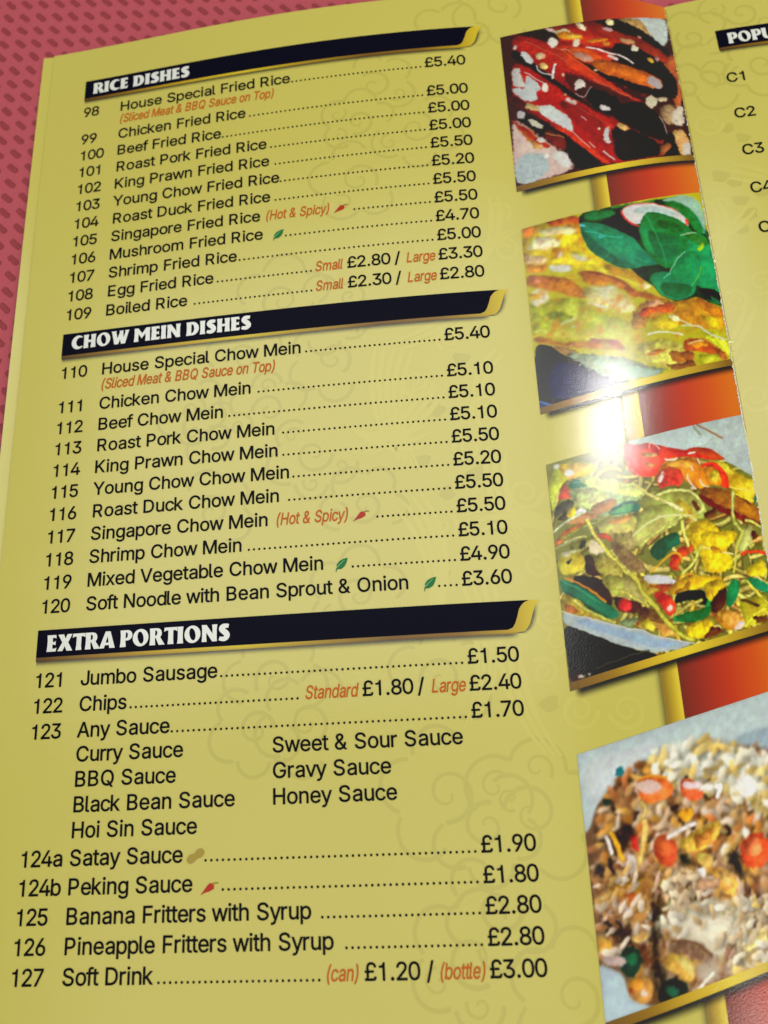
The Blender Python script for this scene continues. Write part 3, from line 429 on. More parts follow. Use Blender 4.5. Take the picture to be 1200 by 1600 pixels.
def icon(kind, cx, cy, s, parent):
    c, d = math.cos(0.55), math.sin(0.55)
    def R(pts): return [(cx + (a * c - b * d) * s, cy - (a * d + b * c) * s) for a, b in pts]
    if kind == 'chilli':
        pr = Print(); pr.poly(R([(-2.3, -.35), (-1.2, -.42), (-.2, -.75), (.9, -.85), (1.25, -.3), (1.1, .35), (.5, .62), (-.3, .38), (-1.3, .0)]))
        o = pr.build('chilli_symbol', MAT['chilli'], parent, .125)
        pr = Print(); pr.ribbon(R([(1.05, .05), (1.5, .05), (1.9, -.1), (2.3, -.45)]), .32 * s, .2 * s)
        pr.build('chilli_stalk', MAT['stalk'], parent, .135)
    elif kind == 'leaf':
        pr = Print(); pr.poly(R([(-1.6, -.5), (-.9, -.95), (.1, -.95), (1.0, -.45), (1.9, .35), (.9, .75), (-.2, .85), (-1.2, .45)]))
        pr.ribbon(R([(-1.5, -.2), (-1.9, -.55), (-2.2, -.9)]), .3 * s, .15 * s)
        pr.build('leaf_symbol', MAT['leaf'], parent, .125)
        pr = Print(); pr.ribbon(R([(-1.3, -.1), (-.5, .15), (.4, .3), (1.0, .35)]), .34 * s, .1 * s)
        pr.build('leaf_vein', MAT['leafvein'], parent, .135)
    else:
        P = []
        for i in range(28):
            a = i / 28 * 2 * math.pi
            r = 1.0 - 0.28 * abs(math.sin(a)) ** 3
            P.append((2.15 * math.cos(a), (1.05 - 0.42 * math.exp(-(2.15 * math.cos(a)) ** 2 / .5)) * math.copysign(abs(math.sin(a)) ** .8, math.sin(a))))
        pr = Print(); pr.poly(R(P)); pr.build('peanut_symbol', MAT['nut'], parent, .125)

NOTE_EM, NOTE_XS, NOTE_SH = 3.95, 0.735, 0.21
def note(pr, s, x, y):
    return text(pr, s, x, y, NOTE_EM, NOTE_XS, NOTE_SH)

ROWS = [
('98', 'House Special Fried Rice', 0.0, '£5.40', 61.9, '', 0.0, 0.0, ('under', '(Sliced Meat & BBQ Sauce on Top)')),
('99', 'Chicken Fried Rice', 9.69, '£5.00', 49.8, '', 0.0, 0.0, None),
('100', 'Beef Fried Rice', 15.42, '£5.00', 42.1, '', 0.0, 0.0, None),
('101', 'Roast Pork Fried Rice', 21.15, '£5.00', 55.8, '', 0.0, 0.0, None),
('102', 'King Prawn Fried Rice', 26.88, '£5.50', 57, '', 0.0, 0.0, None),
('103', 'Young Chow Fried Rice', 32.63, '£5.20', 58.4, '', 0.0, 0.0, None),
('104', 'Roast Duck Fried Rice', 38.38, '£5.50', 57, '', 0.0, 0.0, None),
('105', 'Singapore Fried Rice', 44.09, '£5.50', 78, 'chilli', 74.3, 43.0, ('spicy', 54.3)),
('106', 'Mushroom Fried Rice', 49.79, '£4.70', 59.7, 'leaf', 57.9, 48.8, None),
('107', 'Shrimp Fried Rice', 55.5, '£5.00', 47.3, '', 0.0, 0.0, None),
('108', 'Egg Fried Rice', 61.22, '£3.30', 41.5, '', 0.0, 0.0, ('two', 'Small', 67.2, '£2.80', 75.8, 'Large', 90.7, 87.4, 66.3)),
('109', 'Boiled Rice', 66.95, '£2.80', 35.4, '', 0.0, 0.0, ('two', 'Small', 67.2, '£2.30', 75.8, 'Large', 90.7, 87.4, 66.3)),
('110', 'House Special Chow Mein', 84.04, '£5.40', 64.6, '', 0.0, 0.0, ('under', '(Sliced Meat & BBQ Sauce on Top)')),
('111', 'Chicken Chow Mein', 93.75, '£5.10', 52.5, '', 0.0, 0.0, None),
('112', 'Beef Chow Mein', 99.49, '£5.10', 45.1, '', 0.0, 0.0, None),
('113', 'Roast Pork Chow Mein', 105.22, '£5.10', 58.6, '', 0.0, 0.0, None),
('114', 'King Prawn Chow Mein', 110.94, '£5.50', 58.6, '', 0.0, 0.0, None),
('115', 'Young Chow Chow Mein', 116.68, '£5.20', 61, '', 0.0, 0.0, None),
('116', 'Roast Duck Chow Mein', 122.4, '£5.50', 59.9, '', 0.0, 0.0, None),
('117', 'Singapore Chow Mein', 128.1, '£5.50', 80.6, 'chilli', 76.72, 127.2, ('spicy', 56.7)),
('118', 'Shrimp Chow Mein', 133.8, '£5.10', 50.2, '', 0.0, 0.0, None),
('119', 'Mixed Vegetable Chow Mein', 139.5, '£4.90', 74.5, 'leaf', 72.1, 138.4, None),
('120', 'Soft Noodle with Bean Sprout & Onion', 145.22, '£3.60', 93.8, 'leaf', 91.94, 144.11, None),
('121', 'Jumbo Sausage', 162.45, '£1.50', 44, '', 0.0, 0.0, None),
('122', 'Chips', 168.2, '£2.40', 23.1, '', 0.0, 0.0, ('two', 'Standard', 62.9, '£1.80', 75.9, 'Large', 90.7, 87.4, 61.4)),
('123', 'Any Sauce', 173.88, '£1.70', 32.9, '', 0.0, 0.0, None),
('124a', 'Satay Sauce', 200.55, '£1.90', 41.1, 'nut', 39.0, 199.4, None),
('124b', 'Peking Sauce', 206.28, '£1.80', 44.9, 'chilli', 41.9, 205.6, None),
('125', 'Banana Fritters with Syrup', 212.0, '£2.80', 65.8, '', 0.0, 0.0, None),
('126', 'Pineapple Fritters with Syrup', 217.71, '£2.80', 70.6, '', 0.0, 0.0, None),
('127', 'Soft Drink', 223.43, '£3.00', 31.6, '', 0.0, 0.0, ('two', '(can)', 66.3, '£1.20', 74.3, '(bottle)', 89.0, 86.1, 65.0)),
('', 'Curry Sauce', 179.1, '', 0, '', 0, 0, ('right', 'Sweet & Sour Sauce')),
('', 'BBQ Sauce', 184.4, '', 0, '', 0, 0, ('right', 'Gravy Sauce')),
('', 'Black Bean Sauce', 189.7, '', 0, '', 0, 0, ('right', 'Honey Sauce')),
('', 'Hoi Sin Sauce', 194.95, '', 0, '', 0, 0, None)]
for (num, name, y, price, d0, kind, ix, iy, extra) in ROWS:
    pr = Print()
    if num: text(pr, num, X_NUM, y, EM)
    text(pr, name, X_NAME if not (num.endswith('a') or num.endswith('b')) else X_NAME, y, EM)
    row = pr.build('dish_line', MAT['black'], menu, .12)
    tag(row, ('line reading ' + (num + ' ' if num else '') + name))
    d1 = 97.75
    if extra and extra[0] == 'two':
        _, w1, x1, p1, xp1, w2, x2, xslash, d1 = extra
        nt_ = Print(); note(nt_, w1, x1, y); note(nt_, w2, x2, y)
        nt_.build('size_note', MAT['orange'], row, .12)
        pp = Print(); text(pp, p1, xp1 - .15, y, EM); text(pp, '/', xslash + .55, y, EM)
        pp.build('price', MAT['black'], row, .12)
    if extra and extra[0] == 'under':
        nt_ = Print(); note(nt_, extra[1], 11.0, y + 4.15)
        nt_.build('serving_note', MAT['orange'], row, .12)
    if extra and extra[0] == 'spicy':
        nt_ = Print(); note(nt_, '(Hot & Spicy)', extra[1], y)
        nt_.build('spicy_note', MAT['orange'], row, .12)
    if extra and extra[0] == 'right':
        pp = Print(); text(pp, extra[1], 55.5, y, EM)
        o = pp.build('dish_line', MAT['black'], menu, .12); tag(o, 'line reading ' + extra[1])
    if price:
        pp = Print()
        text(pp, price, X_PRICE - width(price, EM), y, EM)
        pp.build('price', MAT['black'], row, .12)
        dd = Print(); dots(dd, d0, d1, y)
        dd.build('dotted_leader', MAT['black'], row, .12)
    if kind:
        icon(kind, ix, iy, 0.98, row)

# ------------------------------------------------------------------ headings
def gold_ramp(t):
    """printed metallic ramp, brown and yellow by turns"""
    st = [(0, '5e4210'), (.10, '8a6a18'), (.25, 'c0a428'), (.42, 'd8c838'), (.55, 'b49a28'), (.72, '7a5a1c'), (.85, '8a6a20'), (.93, 'b49a24'), (1, 'dccc3c')]
    ts = [a for a, _ in st]; cs = np.array([s2l(hexc(c)) for _, c in st]) / 0.93
    return np.stack([np.interp(t, ts, cs[:, k]) for k in range(3)], -1) * np.array([.98, .90, .5])

GO = np.array([[115.8, 0.0], [114.73, 0.86], [114.21, 1.95], [113.62, 3.73], [113.05, 5.36], [112.25, 6.43], [111.07, 7.19], [108.99, 7.3]]); BO = np.array([[113.26, 0.0], [111.95, 0.58], [111.0, 1.82], [110.42, 3.64], [109.88, 5.02], [109.24, 5.98], [108.24, 6.35]])     # right ends of the gold and of the black plate: (x, y below top)
def banner(x0, y0, xr, words, wx0, wx1, ybase, cap):
    """black bar with a gold lower edge and a gold rolled end"""
    root = None
    sh = xr - 115.5
    nu = 90
    def plate(outer, h, lift, mat, nm, parent, colf):
        v = np.linspace(0, 1, 15)
        yy = v * h
        xo = np.interp(yy, outer[:, 1], outer[:, 0]) + sh
        u = np.linspace(0, 1, nu)
        X = x0 + u[None, :] * (xo[:, None] - x0); Y = y0 + np.repeat(yy[:, None], nu, 1)
        cols = None
        if colf: cols = colf(X, Y).reshape(-1, 4)
        return sheet(nm, X, Y, lift, mat, parent, cols)
    bar = plate(BO, 6.35, .09, MAT['navy'], 'heading_banner', menu, None)
    tag(bar, 'black heading bar reading ' + words)
    L_ = xr - x0
    def gc(X, Y):
        c = .82 * gold_ramp(np.clip((X - x0) / L_, 0, 1))
        edge = np.clip((Y - y0 - 6.9) / .5, 0, 1)[..., None]
        c = c * (1 - .45 * edge)
        return np.concatenate([c, np.ones(X.shape + (1,))], -1)
    plate(GO, 7.3, .07, MAT['gold'], 'gold_edge', bar, gc)
    # soft printed shadow under and beside the bar
    pad = 1.5
    xs = np.concatenate([np.linspace(x0 + .2, xr - 3, 60), np.linspace(xr - 2.8, xr + 2, 30)])
    ys = np.concatenate([np.linspace(y0 + .5, y0 + 6.5, 14), np.linspace(y0 + 6.7, y0 + 9.2, 14)])
    X, Y = np.meshgrid(xs, ys)
    xe = np.interp(Y - y0, GO[:, 1], GO[:, 0]) + sh
    d = np.maximum(np.maximum(Y - (y0 + 7.3), X - xe), 0)
    dc = np.hypot(np.maximum(Y - (y0 + 6.3), 0), np.maximum(X - (xr - 3.2), 0))
    al = 0.85 * np.clip(1 - d / pad, 0, 1) ** 2
    al *= np.clip((Y - y0 - .6) / 2.5, 0, 1)
    cols = np.concatenate([np.full(X.shape + (3,), .02), al[..., None]], -1).reshape(-1, 4)
    sheet('printed_shadow', X, Y, .06, MAT['shade'], bar, cols)
    pr = Print(); heading(pr, words, wx0, wx1, ybase, cap)
    pr.build('lettering', MAT['white'], bar, .12)

banner(-0.5, -13.1, 115.5, 'RICE DISHES', 2.1, 32.0, -8.0, 3.85)
banner(-0.5, 71.05, 115.5, 'CHOW MEIN DISHES', 2.1, 50.8, 75.85, 3.85)
banner(-0.5, 149.2, 115.5, 'EXTRA PORTIONS', 2.0, 46.2, 154.35, 3.85)
banner(180.6, -12.4, 296.6, 'POPULAR SET MEALS'[:4] + 'L', 183.5, 198.5, -7.0, 3.85)
for s, y in (('C1', 6.5), ('C2', 18.85), ('C3', 31.1), ('C4', 43.3), ('C5', 55.5)):
    pr = Print(); text(pr, s, 180.7, y, EM)
    o = pr.build('dish_number', MAT['black'], menu, .12); tag(o, 'number ' + s + ' on the right page')

# ------------------------------------------------------------------ coloured strips beside the pictures
def strip(name, xa, xb, stops, nx=24):
    u = np.linspace(0, 1, nx); ys = np.linspace(YT, YB, 90)
    X, Y = np.meshgrid(xa + u * (xb - xa), ys)
    ts = [a for a, _ in stops]; cs = np.array([s2l(hexc(c)) for _, c in stops]) / 0.93
    c = np.stack([np.interp(np.repeat(u[None, :], 90, 0), ts, cs[:, k]) for k in range(3)], -1)
    cols = np.concatenate([c, np.ones(X.shape + (1,))], -1).reshape(-1, 4)
    return sheet(name, X, Y, .035 if 'orange' in name else .045, MAT['picture'], menu, cols)
strip('orange_band', 143.5, XF, [(0, '6a2010'), (.18, '8c2412'), (.45, 'b4300e'), (.7, 'c44a0a'), (1, 'cc6c08')])
strip('gold_strip', 139.7, 143.7, [(0, '8c7424'), (.15, '8a701c'), (.6, 'b89c20'), (.92, 'd2bc34'), (1, 'c8b030')])
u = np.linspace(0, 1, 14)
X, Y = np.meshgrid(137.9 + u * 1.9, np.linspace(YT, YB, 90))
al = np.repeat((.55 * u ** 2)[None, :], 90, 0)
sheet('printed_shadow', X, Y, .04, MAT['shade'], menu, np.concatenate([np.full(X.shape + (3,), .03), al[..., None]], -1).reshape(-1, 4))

# ------------------------------------------------------------------ the four food pictures, painted stroke by stroke
PX0 = 120.15
NP = 300
def val_noise(n, cells, rs):
    g = rs.rand(cells + 2, cells + 2)
    t = np.linspace(0, cells, n, endpoint=False)
    i = t.astype(int); f = t - i; f = f * f * (3 - 2 * f)
    a = g[np.ix_(i, i)]; b = g[np.ix_(i, i + 1)]; c = g[np.ix_(i + 1, i)]; d = g[np.ix_(i + 1, i + 1)]
    fy = f[:, None]; fx = f[None, :]
    return (a * (1 - fx) + b * fx) * (1 - fy) + (c * (1 - fx) + d * fx) * fy

def fbm(n, cells, rs, octv=4):
    s = 0; a = 1; tot = 0
    for _ in range(octv):
        s = s + a * val_noise(n, cells, rs); tot += a; a *= .55; cells *= 2
    return s / tot

def blur(m, r):
    if r < .35: return m
    k = int(math.ceil(2.2 * r)); x = np.arange(-k, k + 1); w_ = np.exp(-x * x / (2 * r * r)); w_ /= w_.sum()
    m = np.apply_along_axis(lambda v: np.convolve(v, w_, 'same'), 0, m)
    return np.apply_along_axis(lambda v: np.convolve(v, w_, 'same'), 1, m)

def paint(base, ops, seed):
    rs = np.random.RandomState(seed)
    n = NP
    img = np.ones((n, n, 3)) * hexc(base)
    wx = (fbm(n, 14, rs) - .5) * 6.0; wy = (fbm(n, 14, rs) - .5) * 6.0      # hand-cut edges are uneven
    GX, GY = np.meshgrid(np.arange(n) + .5, np.arange(n) + .5)
    GX = GX + wx; GY = GY + wy
    TEX = [fbm(n, c_, rs, 4) - .5 for c_ in (18, 34, 60)]
    TEX = [t_ / t_.std() for t_ in TEX]
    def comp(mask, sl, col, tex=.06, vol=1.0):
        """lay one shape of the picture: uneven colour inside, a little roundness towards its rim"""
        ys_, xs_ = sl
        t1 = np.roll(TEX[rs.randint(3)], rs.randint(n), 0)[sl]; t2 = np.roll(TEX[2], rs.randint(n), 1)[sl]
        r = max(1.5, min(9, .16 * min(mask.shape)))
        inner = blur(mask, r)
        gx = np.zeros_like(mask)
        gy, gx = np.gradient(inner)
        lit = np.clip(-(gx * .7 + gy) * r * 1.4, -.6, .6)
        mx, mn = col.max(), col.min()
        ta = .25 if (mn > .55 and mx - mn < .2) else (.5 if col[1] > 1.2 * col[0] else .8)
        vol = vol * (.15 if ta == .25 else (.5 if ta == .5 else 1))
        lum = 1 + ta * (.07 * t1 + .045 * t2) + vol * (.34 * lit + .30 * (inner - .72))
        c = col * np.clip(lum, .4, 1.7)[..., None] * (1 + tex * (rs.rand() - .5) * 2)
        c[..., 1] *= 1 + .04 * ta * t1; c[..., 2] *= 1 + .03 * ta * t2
        v = img[ys_, xs_]
        img[ys_, xs_] = v * (1 - mask[..., None]) + np.clip(c, 0, 1) * mask[..., None]
    def bbox(P, pad):
        x0 = int(max(0, P[:, 0].min() - pad)); x1 = int(min(n, P[:, 0].max() + pad + 1))
        y0 = int(max(0, P[:, 1].min() - pad)); y1 = int(min(n, P[:, 1].max() + pad + 1))
        return (slice(y0, y1), slice(x0, x1)) if x1 > x0 and y1 > y0 else None
    def inside(P, X, Y):
        c = np.zeros(X.shape, bool)
        m = len(P); j = m - 1
        for i in range(m):
            (xi, yi), (xj, yj) = P[i], P[j]
            if yi != yj:
                c ^= ((yi > Y) != (yj > Y)) & (X < (xj - xi) * (Y - yi) / (yj - yi) + xi)
            j = i
        return c
    def smooth(P):
        for _ in range(2):
            Q = np.roll(P, -1, 0)
            P = np.stack([P * .75 + Q * .25, P * .25 + Q * .75], 1).reshape(-1, 2)
        return P
    RAG = (fbm(n, 70, rs, 3) - .5); RAG /= RAG.std()
    def poly(P, col, soft, round_=True, ragged=True):
        if round_ and len(P) > 4: P = smooth(P)
        sl = bbox(P, soft * 2.5 + 3)
        if sl is None: return
        m = blur(inside(P, GX[sl], GY[sl]).astype(float), max(soft, 1.3 if ragged else .5))
        if ragged:                       # broken, food-like rim instead of a clean cut
            k_ = np.clip(2.0 / max(soft, .8), 1, 1.7)
            m = np.clip((m - .5 + .17 * RAG[sl] * (m > .02) * (m < .98)) * k_ + .5, 0, 1)
        comp(m, sl, col)
    def line(P, col, wd, lit=0.0, soft=1.1):
        if len(P) == 2: P = np.array([P[0], (P[0] + P[1]) / 2, P[1]])
        for _ in range(2):
            mid = (P[:-1] + P[1:]) / 2
            P = np.concatenate([[P[0]], mid, [P[-1]]]) if len(P) > 2 else P
            Q = np.empty((2 * len(P) - 1, 2)); Q[::2] = P; Q[1::2] = (P[:-1] + P[1:]) / 2; P = Q
        sl = bbox(P, wd + 3)
        if sl is None: return
        X, Y = GX[sl], GY[sl]
        d = np.full(X.shape, 1e9)
        for a, b_ in zip(P[:-1], P[1:]):
            v = b_ - a; L2 = v @ v + 1e-9
            t = np.clip(((X - a[0]) * v[0] + (Y - a[1]) * v[1]) / L2, 0, 1)
            d = np.minimum(d, np.hypot(X - a[0] - t * v[0], Y - a[1] - t * v[1]))
        m = np.clip((wd / 2 - d) / soft + .5, 0, 1)
        sh = 1 + lit * (.55 - (d / (wd / 2 + 1e-6)) ** 2) + (.09 * TEX[2][sl] if lit else 0)
        v = img[sl]
        c = np.clip(col * sh[..., None], 0, 1)
        img[sl] = v * (1 - m[..., None]) + c * m[..., None]
    for ln in ops:
        q = ln.split(' ')
        k = q[0]
        if k in 'Pp':
            P = np.array([list(map(float, a.split(','))) for a in q[3:]]) * n / 1000
            poly(P, hexc(q[1]), float(q[2]) * n / 1000, ragged=(k == 'P'))
        elif k == 'L':
            P = np.array([list(map(float, a.split(','))) for a in q[3:]]) * n / 1000
            wd = float(q[2]) * n / 1000
            line(P, hexc(q[1]), wd, .28 if wd > 3.5 else 0, 1.8)
        elif k == 'G':
            cs = [hexc(c) for c in q[1].split('/')]
            cnt, ln_, wd = int(q[2]), float(q[3]) * n / 1000, float(q[4]) * n / 1000
            P = np.array([list(map(float, a.split(','))) for a in q[5:]]) * n / 1000
            lo, hi = P.min(0), P.max(0)
            done = 0; tries = 0
            while done < cnt and tries < cnt * 8:
                tries += 1
                c = lo + rs.rand(2) * (hi - lo)
                if not inside(P, np.array([c[0]]), np.array([c[1]]))[0]: continue
                done += 1
                an = rs.rand() * math.pi; h = ln_ * (.35 + .25 * rs.rand())
                dv = np.array([math.cos(an), math.sin(an)]) * h
                nb = np.array([-dv[1], dv[0]]) * .25 * (rs.rand() - .5)
                col = cs[rs.randint(len(cs))] * (.8 + .3 * rs.rand())
                w_ = wd * (.8 + .5 * rs.rand())
                if rs.rand() < .4: line(np.array([c - dv + 1.3, c + nb + 1.8, c + dv + 1.3]), col * .6, w_ * 1.0, 0, 4)
                line(np.array([c - dv, c + nb, c + dv]), col, w_, .25, 3.0)
        elif k == 'S':     # rice and crumbs: many short soft pieces, lit from the top left
            cs = [hexc(c) for c in q[1].split('/')]
            cnt, ln_, wd = int(q[2]), float(q[3]) * n / 1000, float(q[4]) * n / 1000
            P = np.array([list(map(float, a.split(','))) for a in q[5:]]) * n / 1000
            lo, hi = P.min(0), P.max(0)
            C = lo + rs.rand(cnt * 3, 2) * (hi - lo)
            C = C[inside(P, C[:, 0], C[:, 1])][:cnt]
            for c in C:
                an = rs.rand() * math.pi; a_ = ln_ / 2 * rs.uniform(.7, 1.25); b_ = wd / 2 * rs.uniform(.75, 1.25)
                x0, x1 = int(max(0, c[0] - a_ - 4)), int(min(n, c[0] + a_ + 5)); y0, y1 = int(max(0, c[1] - a_ - 4)), int(min(n, c[1] + a_ + 5))
                if x1 <= x0 or y1 <= y0: continue
                sl = (slice(y0, y1), slice(x0, x1))
                dx, dy = GX[sl] - c[0], GY[sl] - c[1]
                u_ = (dx * math.cos(an) + dy * math.sin(an)) / a_; v_ = (-dx * math.sin(an) + dy * math.cos(an)) / b_
                r_ = np.sqrt(u_ * u_ + v_ * v_) + .12 * RAG[sl]
                m = np.clip((1.08 - r_) / .38, 0, 1); m = m * m * (3 - 2 * m)
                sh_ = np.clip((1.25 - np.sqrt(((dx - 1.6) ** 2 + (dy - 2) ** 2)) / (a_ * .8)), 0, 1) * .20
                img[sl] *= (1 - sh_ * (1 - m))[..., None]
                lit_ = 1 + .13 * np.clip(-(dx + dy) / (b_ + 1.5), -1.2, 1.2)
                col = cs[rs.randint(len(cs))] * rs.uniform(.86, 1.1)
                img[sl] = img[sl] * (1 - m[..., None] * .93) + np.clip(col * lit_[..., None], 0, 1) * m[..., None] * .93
        elif k == 'C':     # noodles: long bent strands
            cs = [hexc(c) for c in q[1].split('/')]
            cnt, ln_, wd = int(q[2]), float(q[3]) * n / 1000, float(q[4]) * n / 1000
            P = np.array([list(map(float, a.split(','))) for a in q[5:]]) * n / 1000
            lo, hi = P.min(0), P.max(0)
            done = 0; tries = 0
            while done < cnt and tries < cnt * 8:
                tries += 1
                c = lo + rs.rand(2) * (hi - lo)
                if not inside(P, np.array([c[0]]), np.array([c[1]]))[0]: continue
                done += 1
                an = rs.normal(.5, .9); bend = rs.normal(0, 1.3); m_ = 7
                th = an + bend * np.linspace(-.5, .5, m_)
                pts = c + np.stack([np.cumsum(np.cos(th)), np.cumsum(np.sin(th))], 1) * ln_ / m_ * rs.uniform(.6, 1.1)
                col = cs[rs.randint(len(cs))] * (.78 + .35 * rs.rand()); w_ = wd * (.7 + .5 * rs.rand())
                line(pts + 1.4, col * .58, w_ * 1.05, 0, 4)
                line(pts, col, w_, .4)
                if rs.rand() < .6: line(pts[1:-2] - .3 * w_ * .4, np.clip(col * 1.35 + .08, 0, 1), w_ * .22, 0, 1.2)
        elif k == 'F':     # blotches of one colour, F colour cells threshold softness outline
            P = np.array([list(map(float, a.split(','))) for a in q[5:]]) * n / 1000
            m = blur(inside(P, GX, GY).astype(float), 4)
            f_ = fbm(n, int(q[2]), rs, 3); f_ = (f_ - f_.mean()) / f_.std()
            m = m * np.clip((f_ - float(q[3])) / float(q[4]), 0, 1)
            img[:] = img * (1 - m[..., None]) + hexc(q[1]) * m[..., None]
        elif k == 'N':
            amp = float(q[2]); img *= 1 + amp * (fbm(n, 90, rs, 2)[..., None] - .5) * 2
        elif k == 'B':
            for ch in range(3): img[..., ch] = blur(np.pad(img[..., ch], 6, 'edge'), float(q[1]))[6:-6, 6:-6]
        elif k == 'M':
            amp = float(q[2]); img *= 1 + amp * 2 * (fbm(n, int(q[1]) * 4, rs, 3)[..., None] - .5)
            hue = (fbm(n, int(q[1]) * 5, rs, 3) - .5) * amp
            img[..., 1] *= 1 + hue; img[..., 2] *= 1 - hue
    return np.clip(img, 0, 1)

